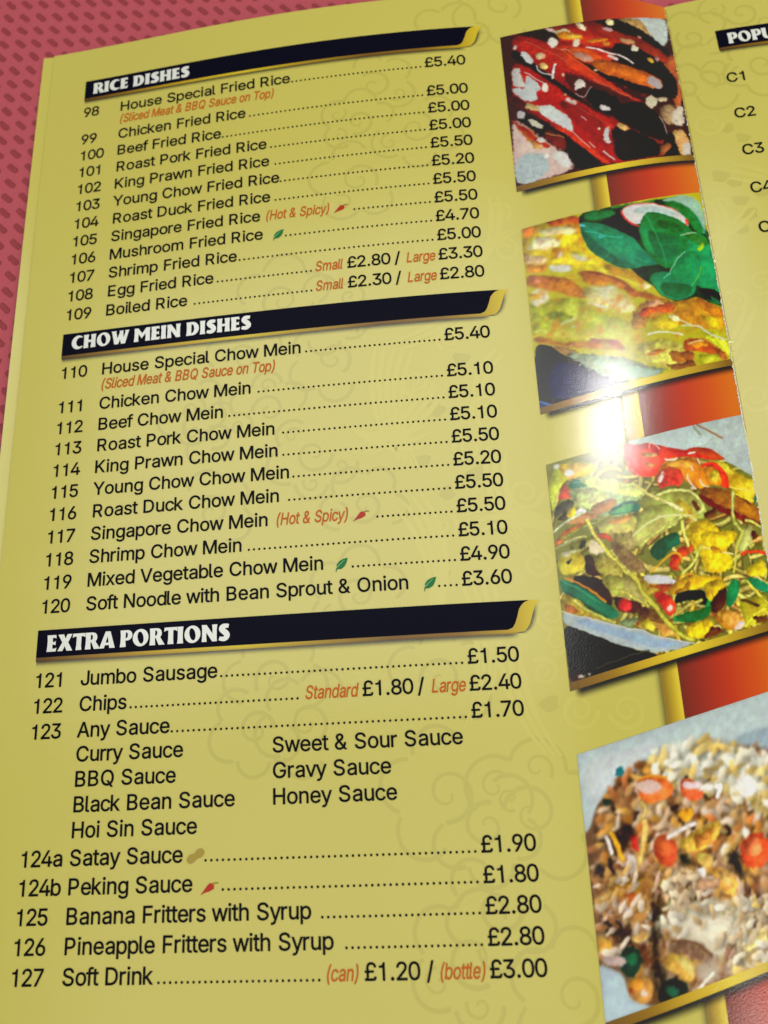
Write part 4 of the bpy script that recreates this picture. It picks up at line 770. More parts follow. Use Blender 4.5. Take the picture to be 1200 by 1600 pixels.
PICS = [
(1, 'picture of glossy barbecued ribs with sesame seeds', -8.63, -0.2434, 40.96, -0.2548, 1.12, (0.012, 0.012, 0.012), '3a0f0c', [
'P 7a1a12 5 70,-22 295,-28 596,-6 668,35 421,187 209,77 68,8',
'F 8c2c18 30 0.6 0.8 70,-22 446,-29 909,351 848,980 327,991 -13,894',
'P b8c4bc 4 700,-12 781,-25 1008,-39 973,252 860,158 771,41',
'P b08a50 6 659,9 832,-8 865,125 927,238 828,190 715,71',
'P a8522a 4 963,269 1002,282 1004,507 996,632 946,693 929,555 902,399',
'P 140a08 3 557,-3 648,-8 722,23 817,92 911,173 973,252 973,288 938,299 849,231 755,155 647,97 563,54',
'P 9c2a1a 5 316,9 544,4 659,99 807,157 925,254 967,325 909,351 791,269 643,224 524,159 367,114',
'P b02a18 6 276,31 478,25 582,105 676,164 643,224 459,179 330,106',
'P 8a2c18 6 755,155 855,190 921,279 900,327 814,286 744,234',
'P 0d0806 3 649,177 724,193 819,254 912,335 955,398 989,476 974,601 919,616 862,568 814,458 734,390 653,334 626,253',
'P e0c890 1 670,36 663,47 651,53 638,52 626,44 619,32 619,19 626,8 638,2 651,3 663,10 670,22',
'P c8a0a0 2 649,93 643,97 629,96 613,90 597,81 587,71 585,62 592,58 605,59 622,65 637,74 647,85',
'P b08058 5 773,187 764,195 745,196 721,192 699,182 684,170 680,159 689,152 708,151 732,156 754,165 770,177',
'P c88878 2 813,154 809,158 804,159 798,157 793,153 791,148 791,143 794,140 799,139 805,141 810,145 813,150',
'P e4dfc0 1 785,245 776,255 764,259 750,255 740,245 735,232 737,219 745,209 758,205 771,209 782,218 787,232',
'P d8a83c 1 862,344 854,346 845,342 835,333 828,320 826,308 829,300 836,298 846,301 855,311 862,323 864,335',
'P c89890 2 899,315 896,323 890,329 883,332 877,329 874,323 873,315 876,306 882,300 889,298 895,300 898,306',
'P 28120c 5 69,-7 194,-13 302,21 356,96 278,132 163,49',
'P c23016 6 290,135 401,144 568,213 636,270 616,329 530,315 416,232 322,181',
'P e0541c 4 349,164 458,187 562,262 568,310 469,304 390,242',
'P c08878 5 515,295 502,301 477,293 446,275 418,250 401,226 398,209 411,204 436,212 467,231 495,255 513,279',
'P 1a0e08 4 378,232 469,304 596,388 709,479 879,539 896,600 796,579 680,506 553,426 452,346 386,272',
'P c05c20 4 484,284 595,295 701,356 820,420 890,469 900,508 866,538 757,500 639,440 523,368',
'P d86a20 5 616,329 770,409 814,458 759,485 643,410',
'P b8aaa8 4 889,526 874,534 851,530 827,514 808,491 799,467 803,449 818,441 840,445 865,461 884,483 893,507',
'L d4c4c0 12 483,187 543,213 589,248 650,264 697,293 741,344',
'L cdb6a8 20 605,269 645,302',
'P d88428 3 624,182 619,192 609,197 595,198 582,194 574,185 571,175 576,165 587,160 600,159 613,163 622,172',
'P d07818 2 618,150 608,158 584,162 550,163 517,159 493,152 485,144 494,137 519,133 552,133 585,136 609,143',
'P 8c1c12 4 68,1 176,45 302,138 445,299 575,452 696,568 787,638 846,748 872,867 855,895 755,855 670,756 542,704 415,547 275,388 166,263 56,135',
'P b4260f 5 68,8 187,53 325,159 456,309 585,465 696,571 598,554 487,459 373,389 260,303 175,175 60,91',
'P cc3a14 4 278,132 412,262 542,416 674,550 764,621 692,597 556,501 436,373 336,276',
'L e06a30 5 313,156 412,262 520,390',
'P 4a1410 7 331,320 434,388 535,468 625,543 717,601 674,727 545,676 427,550 332,425',
'P 080505 4 665,609 752,617 797,654 846,748 875,867 854,902 754,862 666,784 567,695 539,631',
'P 15090a 4 439,449 554,516 641,605 601,715 512,655 437,566',
'L c8b8b0 5 837,725 859,793 870,867 856,895',
'P 300c0a 4 60,91 126,170 214,276 298,402 385,496 491,622 600,730 539,725 410,590 270,439 163,300 53,172',
'P 0c0605 3 59,106 147,206 234,318 329,453 425,564 380,539 273,410 154,260 54,157',
'P a81c12 4 52,187 120,236 230,355 336,499 490,636 600,730 706,848 820,920 833,993 634,1012 503,999 381,839 276,714 179,617 93,522 28,445',
'P c8280f 4 196,331 335,506 488,650 564,723 586,828 514,827 400,674 297,519 202,392',
'P 8c1812 6 264,496 400,573 506,697 563,823 540,903 445,798 342,660',
'P d23414 4 190,621 312,710 415,847 528,998 492,997 367,850 263,725',
'P 0a0605 4 618,776 709,827 809,904 825,985 684,997 564,992 554,892',
'P 200a0a 6 562,737 664,798 646,923 566,978 540,903',
'P 4a100d 4 32,403 97,480 138,549 109,598 20,529',
'P 140806 4 59,498 156,611 274,728 379,853 492,997 327,994 256,890 198,778 115,656 40,578',
'P 6c2014 4 185,676 283,758 297,846 228,828 178,744',
'P c8b0a4 6 17,571 83,619 156,724 229,814 294,873 329,978 209,1000 0,1006 -3,843',
'P c9581c 5 82,633 146,707 160,795 126,785 86,718 35,633',
'P d09a50 4 97,721 153,751 159,808 113,795',
'P c03018 4 17,571 92,650 165,754 218,811 171,812 110,711 36,619',
'P b4c4c4 5 17,822 111,816 189,858 192,941 127,1004 -6,1004',
'P d0d0c8 3 215,838 284,856 320,949 260,960 221,895',
'P c9c9c0 2 59,234 94,251 99,334 125,371 106,383 42,355 44,274',
'P c6cecb 1 115,294 159,336 180,371 199,420 161,439 180,488 97,480 55,410 33,389 36,360 106,387 121,355',
'P c8cfca 1 176,531 247,535 272,585 327,628 349,704 337,751 289,704 224,644 182,590 155,496',
'P ddc080 2 108,483 176,531 172,566 93,522',
'L cfd2cc 15 294,266 272,306 266,357',
'L cfd2cc 8 186,253 199,302 233,326 269,335',
'P ccd0cc 1 168,227 156,229 139,217 121,196 108,171 103,148 107,133 120,132 137,143 154,164 167,190 172,213',
'P dcc090 1 245,196 239,206 227,211 212,210 197,203 187,193 184,180 189,171 201,165 216,166 231,173 242,184',
'P d8b870 1 247,284 239,289 227,287 214,277 205,263 200,249 203,237 211,232 223,235 236,244 246,258 250,273',
'P cfc9c4 2 88,94 85,101 80,106 74,106 67,102 63,95 62,87 65,79 70,75 76,74 83,78 87,85',
'P e6e0d0 2 329,121 323,141 310,153 294,155 279,146 270,128 268,107 274,87 287,74 303,72 318,81 327,99',
'P d8c8a0 2 406,59 398,69 380,74 357,72 334,64 318,52 313,39 320,29 338,25 362,27 385,35 401,46',
'P d88018 5 470,120 455,132 425,131 387,119 351,99 326,75 320,55 334,44 364,45 403,57 439,77 464,100',
'P e2b040 2 469,103 461,110 442,112 417,109 393,102 376,93 370,83 377,76 396,74 421,77 446,84 463,93',
'P e8dcc0 2 448,150 443,166 433,176 422,178 411,172 405,158 404,142 408,126 418,116 429,114 440,120 447,134',
'P dccaa8 2 495,71 485,72 470,62 455,44 442,23 436,3 439,-9 448,-10 463,0 479,18 491,39 497,59',
'P c8b0a8 2 320,36 314,40 302,38 286,30 272,20 262,9 260,1 266,-3 278,-1 294,6 309,17 318,28',
'L c2a8a0 4 335,176 383,194',
'P dcd4c4 1 443,434 443,455 434,472 420,480 404,478 391,466 383,446 384,426 392,409 406,400 422,402 436,415',
'P d8d0c4 1 378,450 432,410 445,450 411,480 386,482',
'P 3c1010 1 388,467 443,465 450,510 416,540 383,510',
'L d8d4d0 4 385,496 416,544 442,524 447,488 474,464',
'P d4d0cc 1 562,641 555,647 542,648 527,642 514,633 506,621 505,611 512,604 525,604 540,609 553,619 561,630',
'P dcb068 1 648,798 637,803 622,799 606,786 593,769 587,752 590,740 600,735 615,739 631,752 644,769 650,786',
'P d4d4d0 1 524,751 542,750 546,780 530,816 540,854 516,859 502,825 510,784',
'L d0b8ac 10 492,907 543,973',
'L d8a090 8 418,827 443,868',
'P d8c8c0 1 356,533 353,542 345,547 336,547 328,543 322,534 321,525 324,516 331,511 341,511 349,516 355,524',
'P d8c0b0 1 378,562 373,567 366,566 359,562 354,554 352,546 354,538 360,534 367,534 374,539 379,546 381,555',
'P dcd4c4 1 235,414 234,431 228,444 219,448 210,443 203,430 200,413 202,396 208,384 216,379 225,384 232,397',
'P c09080 1 335,492 333,496 329,498 324,498 319,496 316,492 315,487 317,483 321,480 326,480 331,483 334,487',
'P b8b0b0 1 92,583 82,589 69,586 57,576 48,561 46,546 51,533 61,528 74,530 86,540 94,555 96,571',
'P b8b4a0 1 176,671 167,673 151,665 132,648 116,629 107,611 107,599 116,597 132,606 150,622 166,642 176,660',
'L d0a060 4 193,713 238,735 281,772',
'P d8d0c8 1 183,752 179,762 171,767 161,767 152,762 145,752 144,742 147,732 155,727 165,727 175,732 181,742',
'P e8e4dc 1 198,863 195,870 189,874 182,874 175,870 170,863 169,855 171,849 177,845 185,845 192,849 197,856',
'P c8c0a0 2 831,651 814,662 796,662 781,651 774,633 775,612 786,594 802,583 821,582 836,593 843,611 842,632',
'P c8b890 2 907,616 900,625 887,631 870,631 855,626 845,617 842,606 849,598 862,593 879,593 894,597 904,606',
'P a88860 6 848,658 940,647 962,753 888,810 846,748',
'P d4c8b0 5 935,677 993,647 981,798 929,797 898,744',
'P d0a060 5 883,839 965,813 992,888 973,996 921,998 892,941',
'P 1a0c08 4 856,851 909,840 905,942 934,999 809,990',
'P a05a30 4 807,919 872,911 880,940 836,979 808,997',
'P d8d0bc 4 945,930 993,917 986,997 941,995',
'P cfc8b8 2 954,768 951,774 945,779 938,780 931,778 927,774 926,767 929,761 935,757 942,755 949,757 953,762',
'B 0.5',
'L b86050 4 136,66 251,156 362,266',
'L c87060 4 493,415 592,508 694,583',
'L b04838 4 321,525 440,640 560,751',
'L c8b8b4 5 403,653 424,679',
'L d8ccc8 5 116,280 172,332 214,388',
'L d0c4c0 4 324,712 374,795 414,861',
'P e8d8b0 1 528,369 524,371 519,371 513,367 509,361 507,354 508,349 512,347 517,348 523,352 527,358 529,364',
'P e8d8b0 1 333,363 328,362 324,359 321,352 320,345 321,339 324,336 328,336 332,340 335,346 337,353 336,359',
'P e8d8b0 1 498,755 495,759 491,760 485,759 480,756 477,751 477,746 479,742 484,741 490,742 495,746 498,750',
'N 10 0.05']),
(2, 'picture of a golden omelette with green leaves and a radish slice', 53.96, -0.27, 103.51, -0.2788, 0.95, (0.035, 0.035, 0.035), 'b8b030', [
'P c8b428 5 -1,-8 297,-8 334,67 396,314 517,433 634,499 573,521 363,392 154,256 -8,193',
'P d8801c 3 5,-6 67,1 61,57 11,54',
'P b9562a 3 136,-4 295,7 327,33 323,64 234,39 144,31',
'P d09038 3 234,39 323,64 316,127 262,98',
'P d8d098 3 64,26 132,34 245,42 306,111 216,98 94,67',
'P dcd8a8 3 22,114 83,64 160,94 212,135 163,171 86,153 9,129',
'P c8bc60 4 227,203 303,231 333,271 264,277 212,236',
'P e0d038 3 153,155 208,172 297,286 422,371 536,462 623,496 514,457 368,356 240,288 122,234',
'P c88a20 3 -4,144 114,206 121,246 3,196',
'P d0b080 2 2,146 125,207 111,237 1,214',
'P c88830 3 1,214 121,246 106,285 8,260',
'P d0cfc0 2 132,249 229,285 248,316 191,324 118,270',
'P c08c30 3 154,149 218,181 203,221 158,220',
'P cc9870 2 173,180 211,198 203,221 174,225',
'P dcd8d4 1 204,205 204,211 201,218 195,223 187,226 181,225 176,221 175,215 179,209 185,204 192,201 199,202',
'P d0d0b4 3 238,206 268,240 344,274 319,292 255,255',
'P b88c24 4 407,317 523,385 628,460 679,434 703,426 623,496 536,462 412,368',
'P c07838 3 1,270 125,316 231,366 278,442 317,490 262,486 168,433 85,377 5,345',
'P b87050 2 17,276 81,308 99,351 34,330',
'P b87440 2 146,328 220,369 257,435 222,449 161,394',
'P b87030 3 247,328 334,353 409,386 492,451 551,516 615,550 679,583 741,633 675,613 567,569 505,516 413,443 307,389',
'P d08a28 4 287,370 384,410 423,458 356,452 294,409',
'L 5a1808 5 301,344 377,375 440,413 501,466 539,519',
'P a05430 3 488,475 539,519 568,557 534,560 505,522',
'P e4dcb0 2 636,517 629,523 614,524 595,520 577,512 565,502 562,492 568,487 583,486 602,490 620,498 632,508',
'L dcd860 7 368,356 452,410 534,474 599,503',
'P d4cc80 9 281,418 434,461 523,558 535,633 446,622 343,557 274,477',
'P dcd8b0 9 342,472 433,467 452,490 392,523 518,593 524,631 397,573',
'L d4d8d0 9 292,519 366,552 417,590',
'L d0d4c0 8 344,454 432,473',
'P b4b848 6 8,480 112,440 273,489 358,610 506,674 488,812 320,741 110,666 7,598',
'P a8b024 6 8,431 75,477 84,599 5,621',
'P d0ccb0 3 13,373 64,364 105,401 110,452 53,470 12,445',
'P c8a424 3 7,383 61,394 63,425 14,421',
'P 8c9434 6 72,500 168,530 228,584 171,602 99,556',
'L d4d8c4 7 150,596 195,586 228,584',
'L ccd0b8 6 201,635 268,620',
'L e0e0d0 7 13,600 62,598',
'L d0b848 9 5,621 92,625 162,682 269,703',
'P c07c3c 4 5,621 78,656 160,705 300,724 405,765 483,845 337,781 210,744 85,688 2,650',
'P b87060 3 259,700 364,742 448,777 413,791 318,753',
'F cc8428 26 0.6 2.2 -1,-8 296,4 623,496 1003,717 977,993 796,1015 488,812 -5,618',
'F a8a828 22 0.4 2 4,406 513,628 878,807 965,991 620,974 317,764 -5,618',
'F c88038 30 0.6 1.6 570,545 911,616 1013,731 977,993 686,990 534,800',
'B 1.2',
'p 0e1420 2 1,667 80,686 133,755 232,832 351,924 461,1006 460,1012 -102,1062 -4,872',
'p 1a3454 9 99,767 240,857 400,972 434,1039 73,1009 33,884',
'p 33507c 5 -19,968 52,1002 130,1071 -18,1068',  # bluish glare haze painted over the dark corner
'L 5a7ab0 11 -3,968 92,1026 182,1076',
'P b08850 3 81,683 168,731 248,790 202,811 123,746',
'P 889878 5 134,744 311,809 477,890 620,974 686,990 505,1001 419,995 299,909 201,822',
'P 96b09a 5 265,830 411,884 556,958 640,991 505,1001 383,933',
'P c8c058 5 491,789 710,832 813,913 796,1015 684,1001 561,924',
'P c48c24 4 565,580 719,628 864,608 906,640 1003,717 1007,829 876,819 768,761 594,696 506,674',
'P c85c1c 3 508,663 582,621 674,619 760,662 710,687 599,662 537,694',
'P cc9870 3 575,589 654,596 695,635 603,632',
'P d0802c 3 864,608 906,640 969,700 1001,730 994,766 894,712 856,656',
'P b8642c 3 507,668 552,668 559,700 515,694',
'P c8b430 4 594,696 687,682 751,721 742,779 651,770 589,731',
'P d4b42c 4 867,732 958,760 971,823 901,811',
'P d4dc40 3 878,807 986,874 1004,974 988,995 931,913 850,832',
'L ccccb0 9 766,772 836,775 876,819 927,870 984,886',
'L d4d8b8 9 583,771 672,781 759,816',
'L d8d4a0 8 760,735 823,784',
'P e0dca0 3 756,733 748,738 735,737 721,730 708,719 701,708 701,698 709,694 721,695 736,702 749,712 756,724',
'P c8601c 3 755,842 824,844 910,897 969,968 964,996 900,955 812,919 753,924',
'P d8902c 3 775,858 845,861 896,906 815,902',
'L ece0c0 5 785,872 834,858 866,877',
'P b86840 3 907,914 950,940 976,998 941,992',
'P c07830 3 556,876 636,867 681,872 610,896 565,896',
'P b07030 3 667,892 723,894 807,948 790,979 691,956',
'P a05c34 3 745,905 800,922 803,970 768,974 740,933',
'P b8b838 5 831,941 923,959 939,1004 821,1003',
'P 8c5c30 3 645,957 792,968 799,999 685,996',
'P a87c34 4 513,628 594,696 565,737 500,720',
'p 103c18 2 296,-2 482,1 552,5 646,12 992,9 999,704 1015,719 950,672 873,622 788,637 721,617 623,496 319,102',
'p 0a2014 3 432,28 548,30 587,92 618,203 611,253 528,182 433,107',
'p 1c7040 5 331,-5 481,12 522,51 438,69 336,55',
'p 8fb49c 4 742,10 998,9 988,279 942,221 899,108 811,42',
'p 2a7a3c 3 763,34 837,32 915,83 963,170 972,264 925,245 890,161 826,98',
'L 4a8a30 10 492,10 598,15 717,19',
'p ccc8c2 2 538,35 599,9 692,21 784,58 860,117 897,175 887,214 845,208 792,159 693,101 627,140 582,130 542,82',
'L d84840 10 538,41 541,88 571,125 615,148',
'L d86058 6 548,30 610,11 704,24 784,58 850,102',
'L e04838 15 884,160 893,195 858,203',
'p a8bcb4 4 631,35 713,45 803,88 846,128 751,112 660,81 591,67',
'p 148560 2 307,59 347,58 435,94 530,170 600,251 646,338 709,389 683,403 591,395 512,384 429,323 358,253 313,151',
'p 0e6c52 3 311,74 338,133 406,228 508,330 592,389 512,384 418,314 348,238 309,137',
'p 1c8a60 5 398,111 505,177 587,261 556,317 449,252 390,173',
'L 50b898 6 335,113 394,142 447,181 525,201',
'P 70c8c8 2 339,79 336,83 329,86 321,85 313,81 307,75 306,70 308,65 315,63 323,64 331,67 337,73',
'P 50b0b0 2 435,174 432,178 424,180 413,178 402,174 395,169 393,163 396,159 404,158 415,160 426,164 433,169',
'p 16783e 2 616,138 660,81 707,84 798,120 864,171 903,229 939,313 928,377 830,374 747,448 695,405 646,338 613,241',
'p 0f6e44 5 645,183 757,232 845,286 807,370 741,409 671,331 634,259',
'p 2f8c50 4 614,150 656,107 658,173 659,251 682,333 657,340 619,242',
'p 106034 5 726,121 838,180 877,239 782,223 718,172',
'p 189458 3 903,229 972,264 1011,400 1021,620 957,698 895,563 872,559 857,506 830,374',
'p 40803c 3 851,248 925,245 980,292 985,332 924,324 872,271',
'P a4cc30 2 955,348 946,360 935,367 926,366 920,358 920,346 926,331 935,319 945,312 955,313 960,320 960,333',
'L 3c9c70 5 338,88 425,175 515,275 640,381',
'L 2c8c60 4 425,175 472,168 527,189',
'L 2c8c60 4 475,233 435,274 421,295',
'L 2c8c60 4 515,275 574,273 605,297',
'L 48a468 5 664,95 701,208 732,318 735,408',
'L 309050 4 701,208 774,196 831,219',
'L 309050 4 683,165 643,196 627,225',
'L 309050 4 724,290 795,291 841,312',
'L 34a070 4 654,478 722,530 795,595',
'L 44a870 4 774,428 812,486 864,533',
'L c8d8b0 5 838,252 888,247 925,245',
'p 18885a 2 628,460 678,440 745,460 880,510 878,598 813,629 743,624 681,571 634,499',
'p 0e6c44 4 692,499 804,535 870,572 814,623 733,613 685,547',
'p 2c9058 2 753,449 793,381 846,351 907,354 935,404 922,479 860,557 793,532 741,484',
'L a8e0b8 4 745,460 770,414 813,371 846,354',
'L 80c838 5 921,453 890,525 854,559',
'L 68c8a0 6 712,485 744,466',
'p 082c24 2 882,574 953,585 1012,631 1005,705 952,660 899,614',
'p 000a08 2 952,591 976,595 998,642 980,639',
'p 1c7854 3 946,622 978,651 1000,698 961,674',
'L 1c8a70 6 953,155 974,251 1000,320',
'B 0.6',
'N 14 0.04',
'M 7 0.07']),
(3, 'picture of fried noodles with red chilli rings and egg', 117.86, -0.266, 167.63, -0.2633, 0.92, (0.03, 0.03, 0.03), '7c7c3c', [
'F 50441e 26 0.8 1.8 6,2 1109,192 986,795 -34,710',
'C b4ac58/a89c54/b0a050/8c843c/c0a858/b48848/ccb850/9c9450 120 280 22 19,27 413,56 769,145 1070,380 923,1109 425,975 -30,673',
'p aebcb6 2 364,-54 759,-64 1043,-54 1049,71 1066,400 1010,325 870,211 729,115 556,105 416,36',
'p bcccc8 5 418,20 739,-8 849,76 729,115 558,94 459,36',
'L 9c7458 10 759,4 818,53 873,98',
'L 8c9880 11 737,2 762,52',
'P b8c03c 3 5,7 175,21 260,98 134,104 62,103 21,194 3,270',
'P c8a838 3 41,13 174,31 239,103 93,102',
'P d4d4cc 2 63,28 60,34 54,37 47,36 39,32 35,26 33,19 36,13 42,10 50,10 57,14 62,21',
'P ccd0c4 2 133,77 128,84 118,87 105,86 93,80 84,71 82,62 86,55 96,52 109,53 122,59 130,68',
'P c44a2c 2 72,106 88,152 113,201 38,184',
'P 98b078 5 136,94 428,250 440,315 309,360 118,244 85,172',
'p 1c7a58 1 85,131 123,111 165,113 207,148 169,161 108,153',
'L 60b090 5 117,124 172,136',
'P b0b870 5 107,158 250,179 292,253 196,277 98,238',
'P 4c4a38 3 9,211 93,195 119,234 35,260 4,261',
'P b07c40 3 178,261 262,245 323,252 297,296 193,306',
'P a87448 3 42,282 155,275 233,308 169,330 60,308',
'P 4a4030 3 13,273 66,249 146,272 72,291',
'P dcc430 2 115,286 104,294 91,294 79,287 71,275 69,261 75,248 86,241 99,241 111,248 119,260 121,274',
'P dcdcd8 2 170,276 166,284 156,290 141,290 126,286 115,278 111,269 114,261 125,256 139,255 154,260 165,267',
'L b4bc90 14 3,321 72,291 144,282',
'P c06a34 2 2,371 47,334 140,321 158,337 64,359 10,393',
'L 7c8438 14 34,360 136,351 231,328 314,321',
'P 2c6c58 3 253,314 298,286 382,283 432,313 414,349 333,336',
'P 60a868 2 264,312 318,296 390,301 374,338',
'P c4d070 3 147,86 334,172 469,261 423,290 276,218 151,140',
'p d43c28 2 379,-7 428,28 503,26 562,63 663,115 697,107 774,114 872,200 870,211 764,176 659,141 574,130 535,173 520,201 427,187 381,132 371,55',
'p e85040 2 397,20 498,58 554,115 525,171 440,169 397,94',
'P d0a060 2 538,100 531,105 514,105 492,101 470,94 455,85 450,77 457,72 474,71 496,75 517,83 533,92',
'P c89858 2 518,153 513,156 502,156 488,151 476,144 467,136 466,129 471,126 482,126 495,131 508,138 516,146',
'L f0d8d0 4 498,58 503,26 524,32 550,71',
'L e8a090 4 402,138 437,189',
'P d8832c 2 535,173 572,141 658,146 742,171 755,228 810,293 738,329 669,281 644,233 587,187',
'P e0a040 3 550,146 636,151 728,189 702,215 609,182',
'P e0c038 2 785,181 868,221 925,287 1006,346 1023,381 1001,430 924,413 870,338 819,242',
'P e8d848 2 795,189 876,239 923,297 870,275 813,214',
'L f0e060 6 864,337 933,363 996,397',
'L d0c030 13 886,373 946,418 988,438',
'p c04824 1 696,118 742,107 804,137 876,207 828,191 746,151',
'p e4452e 1 755,196 793,199 841,247 864,305 862,347 816,326 814,273 776,233',
'p e0902c 2 757,212 800,222 839,289 821,327 764,304 746,247',
'P d8c040 2 830,268 830,284 822,298 809,304 795,301 783,290 776,274 776,257 784,243 797,237 811,240 824,251',
'L e03824 14 750,211 772,194 813,211 851,255 864,305 856,341',
'P e44c38 1 648,232 643,263 621,285 588,293 555,285 528,263 516,233 521,203 543,180 575,172 609,180 636,202',
'P c83c30 2 616,242 614,262 600,277 580,284 557,281 539,269 529,250 531,230 544,215 564,208 587,211 606,223',
'P 8c5020 1 573,246 571,250 567,252 563,252 558,250 556,246 555,242 557,238 561,235 565,235 569,238 572,242',
'P f0dcd0 2 550,218 541,229 533,235 526,235 523,229 525,218 530,205 538,194 547,188 554,188 557,194 555,205',
'L e8e4d4 8 569,129 598,147 626,143',
'L e8e4d4 9 693,133 721,134',
'L e4dcc8 7 731,169 738,197',
'L e4dcc8 7 693,202 696,219',
'L e8e0c8 6 667,228 674,282 697,309',
'L e8e0c8 6 725,273 730,306 762,314',
'L e4dcc8 6 753,333 764,367',
'L e4dcc8 6 608,323 612,334',
'L d8d0b0 7 677,299 697,309',
'P a86828 2 697,309 805,324 926,403 1014,485 1022,559 957,535 830,434 733,359',
'P c88030 3 803,334 904,398 1000,492 963,505 853,429',
'P 803418 2 706,321 791,404 910,483 1021,564 976,560 844,478 727,389',
'P 1c6858 2 998,387 1020,423 1016,475 988,438',
'P a4a850 3 466,281 598,253 685,316 743,424 714,468 614,422 518,356 380,298',
'P 6c4028 2 659,341 696,381 710,426 681,408',
'P 704828 2 709,436 764,429 800,416 780,463 736,468',
'L b4b868 16 507,291 616,278 685,316 733,390 721,428 677,433',
'P c8ac40 3 587,323 655,371 693,463 650,462 607,400',
'L d4cc88 19 392,209 466,281 562,347 619,393',
'L c8c068 13 392,209 447,265 543,332',
'P a8a858 3 369,377 459,330 582,353 611,442 500,474 392,504 291,496',
'L dcdc9c 9 358,455 449,399 534,391 616,408 674,448 700,485',
'L b8bc60 16 392,504 482,458 570,431 614,422',
'L d0d890 9 447,409 502,393',
'P c0b860 3 190,326 373,348 399,385 358,455 279,432 224,386',
'P c89050 3 250,343 332,346 381,360 348,381 267,368',
'P 9c8c50 3 272,410 362,426 373,499 308,520',
'P c84c24 1 186,405 203,390 243,392 270,420 262,447 240,421 211,405',
'L c8c04c 18 166,319 184,375 199,419 259,506 298,596 334,626',
'L a4a460 14 51,386 102,381 151,395',
'L a09c70 9 -12,407 51,386 101,390',
'P d0c0a0 2 147,434 180,414 225,457 231,488 171,481',
'P 34342c 2 120,406 145,403 141,442 115,444',
'P b8a834 2 10,443 57,427 132,469 135,529 83,543 5,530',
'P c8c890 2 15,435 77,428 105,441 53,456',
'P 18140c 1 46,473 62,468 71,481 51,494',
'P 402c20 2 132,469 176,482 181,562 198,587 131,567 133,509',
'P a89c48 2 186,485 221,485 266,528 305,618 179,581',
'L b4b058 18 262,487 310,580 342,647',
'P 8c7048 3 240,421 350,512 418,610 374,637 301,577',
'p 1c4c38 2 429,534 498,493 583,485 584,546 530,552 482,598 444,578',
'p 16664c 2 506,505 581,495 579,545 520,554',
'P c84428 2 512,606 561,560 623,566 617,604 563,610 566,660 524,659',
'P c05030 2 591,568 646,552 653,574 617,604',
'L dca830 9 425,632 480,608 527,571 569,572 582,625',
'P d8b828 2 612,503 673,458 756,478 768,532 855,542 869,587 795,629 830,678 798,730 673,708 667,618 643,571',
'P e8c830 3 684,521 789,537 802,591 751,629 694,584',
'L ece0a0 6 693,594 772,634 833,659',
'P c88c20 3 782,637 775,641 761,639 745,631 732,621 724,609 724,601 732,597 745,600 761,607 774,618 782,629',
'L c0c458 15 611,442 602,500 623,566',
'L ecec94 5 619,444 608,502 626,562',
'L a8ac50 18 882,362 876,424 855,481 869,525 896,562',
'L d8dc90 6 878,367 871,422 863,483',
'L b8bc58 14 684,582 644,631 584,675 547,714',
'P b8b868 3 872,567 923,538 963,567 926,640 854,664',
'L acb058 16 927,518 991,542 1014,599',
'L d0cc50 11 896,562 861,625 844,661 819,735',
'L d04428 15 876,669 923,655 986,680 1005,699',
'P d8c030 2 875,729 931,732 979,713 986,795 879,769',
'P 5c3424 2 937,582 961,577 966,609 942,614',
'C c0c058/a8a850/d0b040/b0a048 18 195 19 327,682 986,795 948,982 431,939 252,794',
'F 8c4c28 30 0.6 1.5 34,538 986,795 948,982 431,939 63,720',
'P 3c2818 3 34,538 208,590 236,685 237,752 147,678',
'p 1c6c50 2 5,534 78,590 168,670 256,762 253,785 213,783 140,733 69,665 3,597',
'p 0e5444 2 8,589 98,673 187,756 213,783 141,729 52,645',
'L 5ca878 4 13,551 94,624 184,703',
'L c8882c 9 33,548 107,599 169,665 204,704',
'P b8a038 2 2,606 70,655 158,748 230,807 137,761 53,717 2,692',
'L b4b050 14 60,662 139,742 231,802',
'P a86030 2 11,657 66,692 82,721 17,692',
'P a8a058 2 194,585 305,618 366,693 395,768 320,728 265,693 201,646',
'P a4a44c 2 198,587 276,609 295,692 262,712 226,682',
'P 502820 2 236,685 291,720 358,748 371,800 255,767',
'P c43434 1 273,705 320,728 319,775 285,770 258,748',
'P 7c8c60 2 250,803 310,801 347,826 314,850 266,831',
'P 705030 3 337,752 430,807 494,919 380,878 338,819',
'L b4ac50 14 267,674 324,705 394,778',
'P c8b43c 2 356,833 386,832 421,871 397,892 341,867',
'P cc9448 3 403,856 480,878 511,943 433,921',
'P 9c8434 4 334,626 472,664 483,725 399,741 349,669',
'P d4d4d4 1 535,714 521,720 491,715 452,700 416,681 391,661 384,646 398,640 428,645 466,660 503,679 528,699',
'P b85430 2 407,690 526,718 531,748 461,739',
'P e04430 1 417,726 481,739 522,804 517,840 485,850 451,803',
'P ecd4cc 1 505,818 502,824 496,828 488,828 481,824 477,817 476,810 479,804 485,800 492,800 499,804 504,811',
'P e4b41c 2 483,725 568,710 621,704 774,744 727,771 612,760 525,785',
'P b8841c 3 510,752 562,747 598,718 615,742 546,781',
'p 102c1c 2 517,773 561,756 642,768 688,809 690,858 651,838 585,801 521,813',
'L 1e8044 24 688,809 680,856 622,888 541,880 512,868',
'p 14703c 2 504,856 576,856 648,857 697,850 674,892 599,905 529,891',
'L b4a850 14 515,849 580,829 645,817',
'L b0ac40 20 334,626 383,717 430,807 479,887 529,957 576,979',
'L c8c050 6 334,626 387,723 439,819',
'P e8c420 2 536,912 641,903 679,922 676,969 606,988 550,953',
'P d8b820 3 667,746 762,750 764,800 693,840 658,801',
'L c48c24 6 693,782 707,824',
'P 4c2c18 3 697,821 768,781 766,849 704,900 678,865',
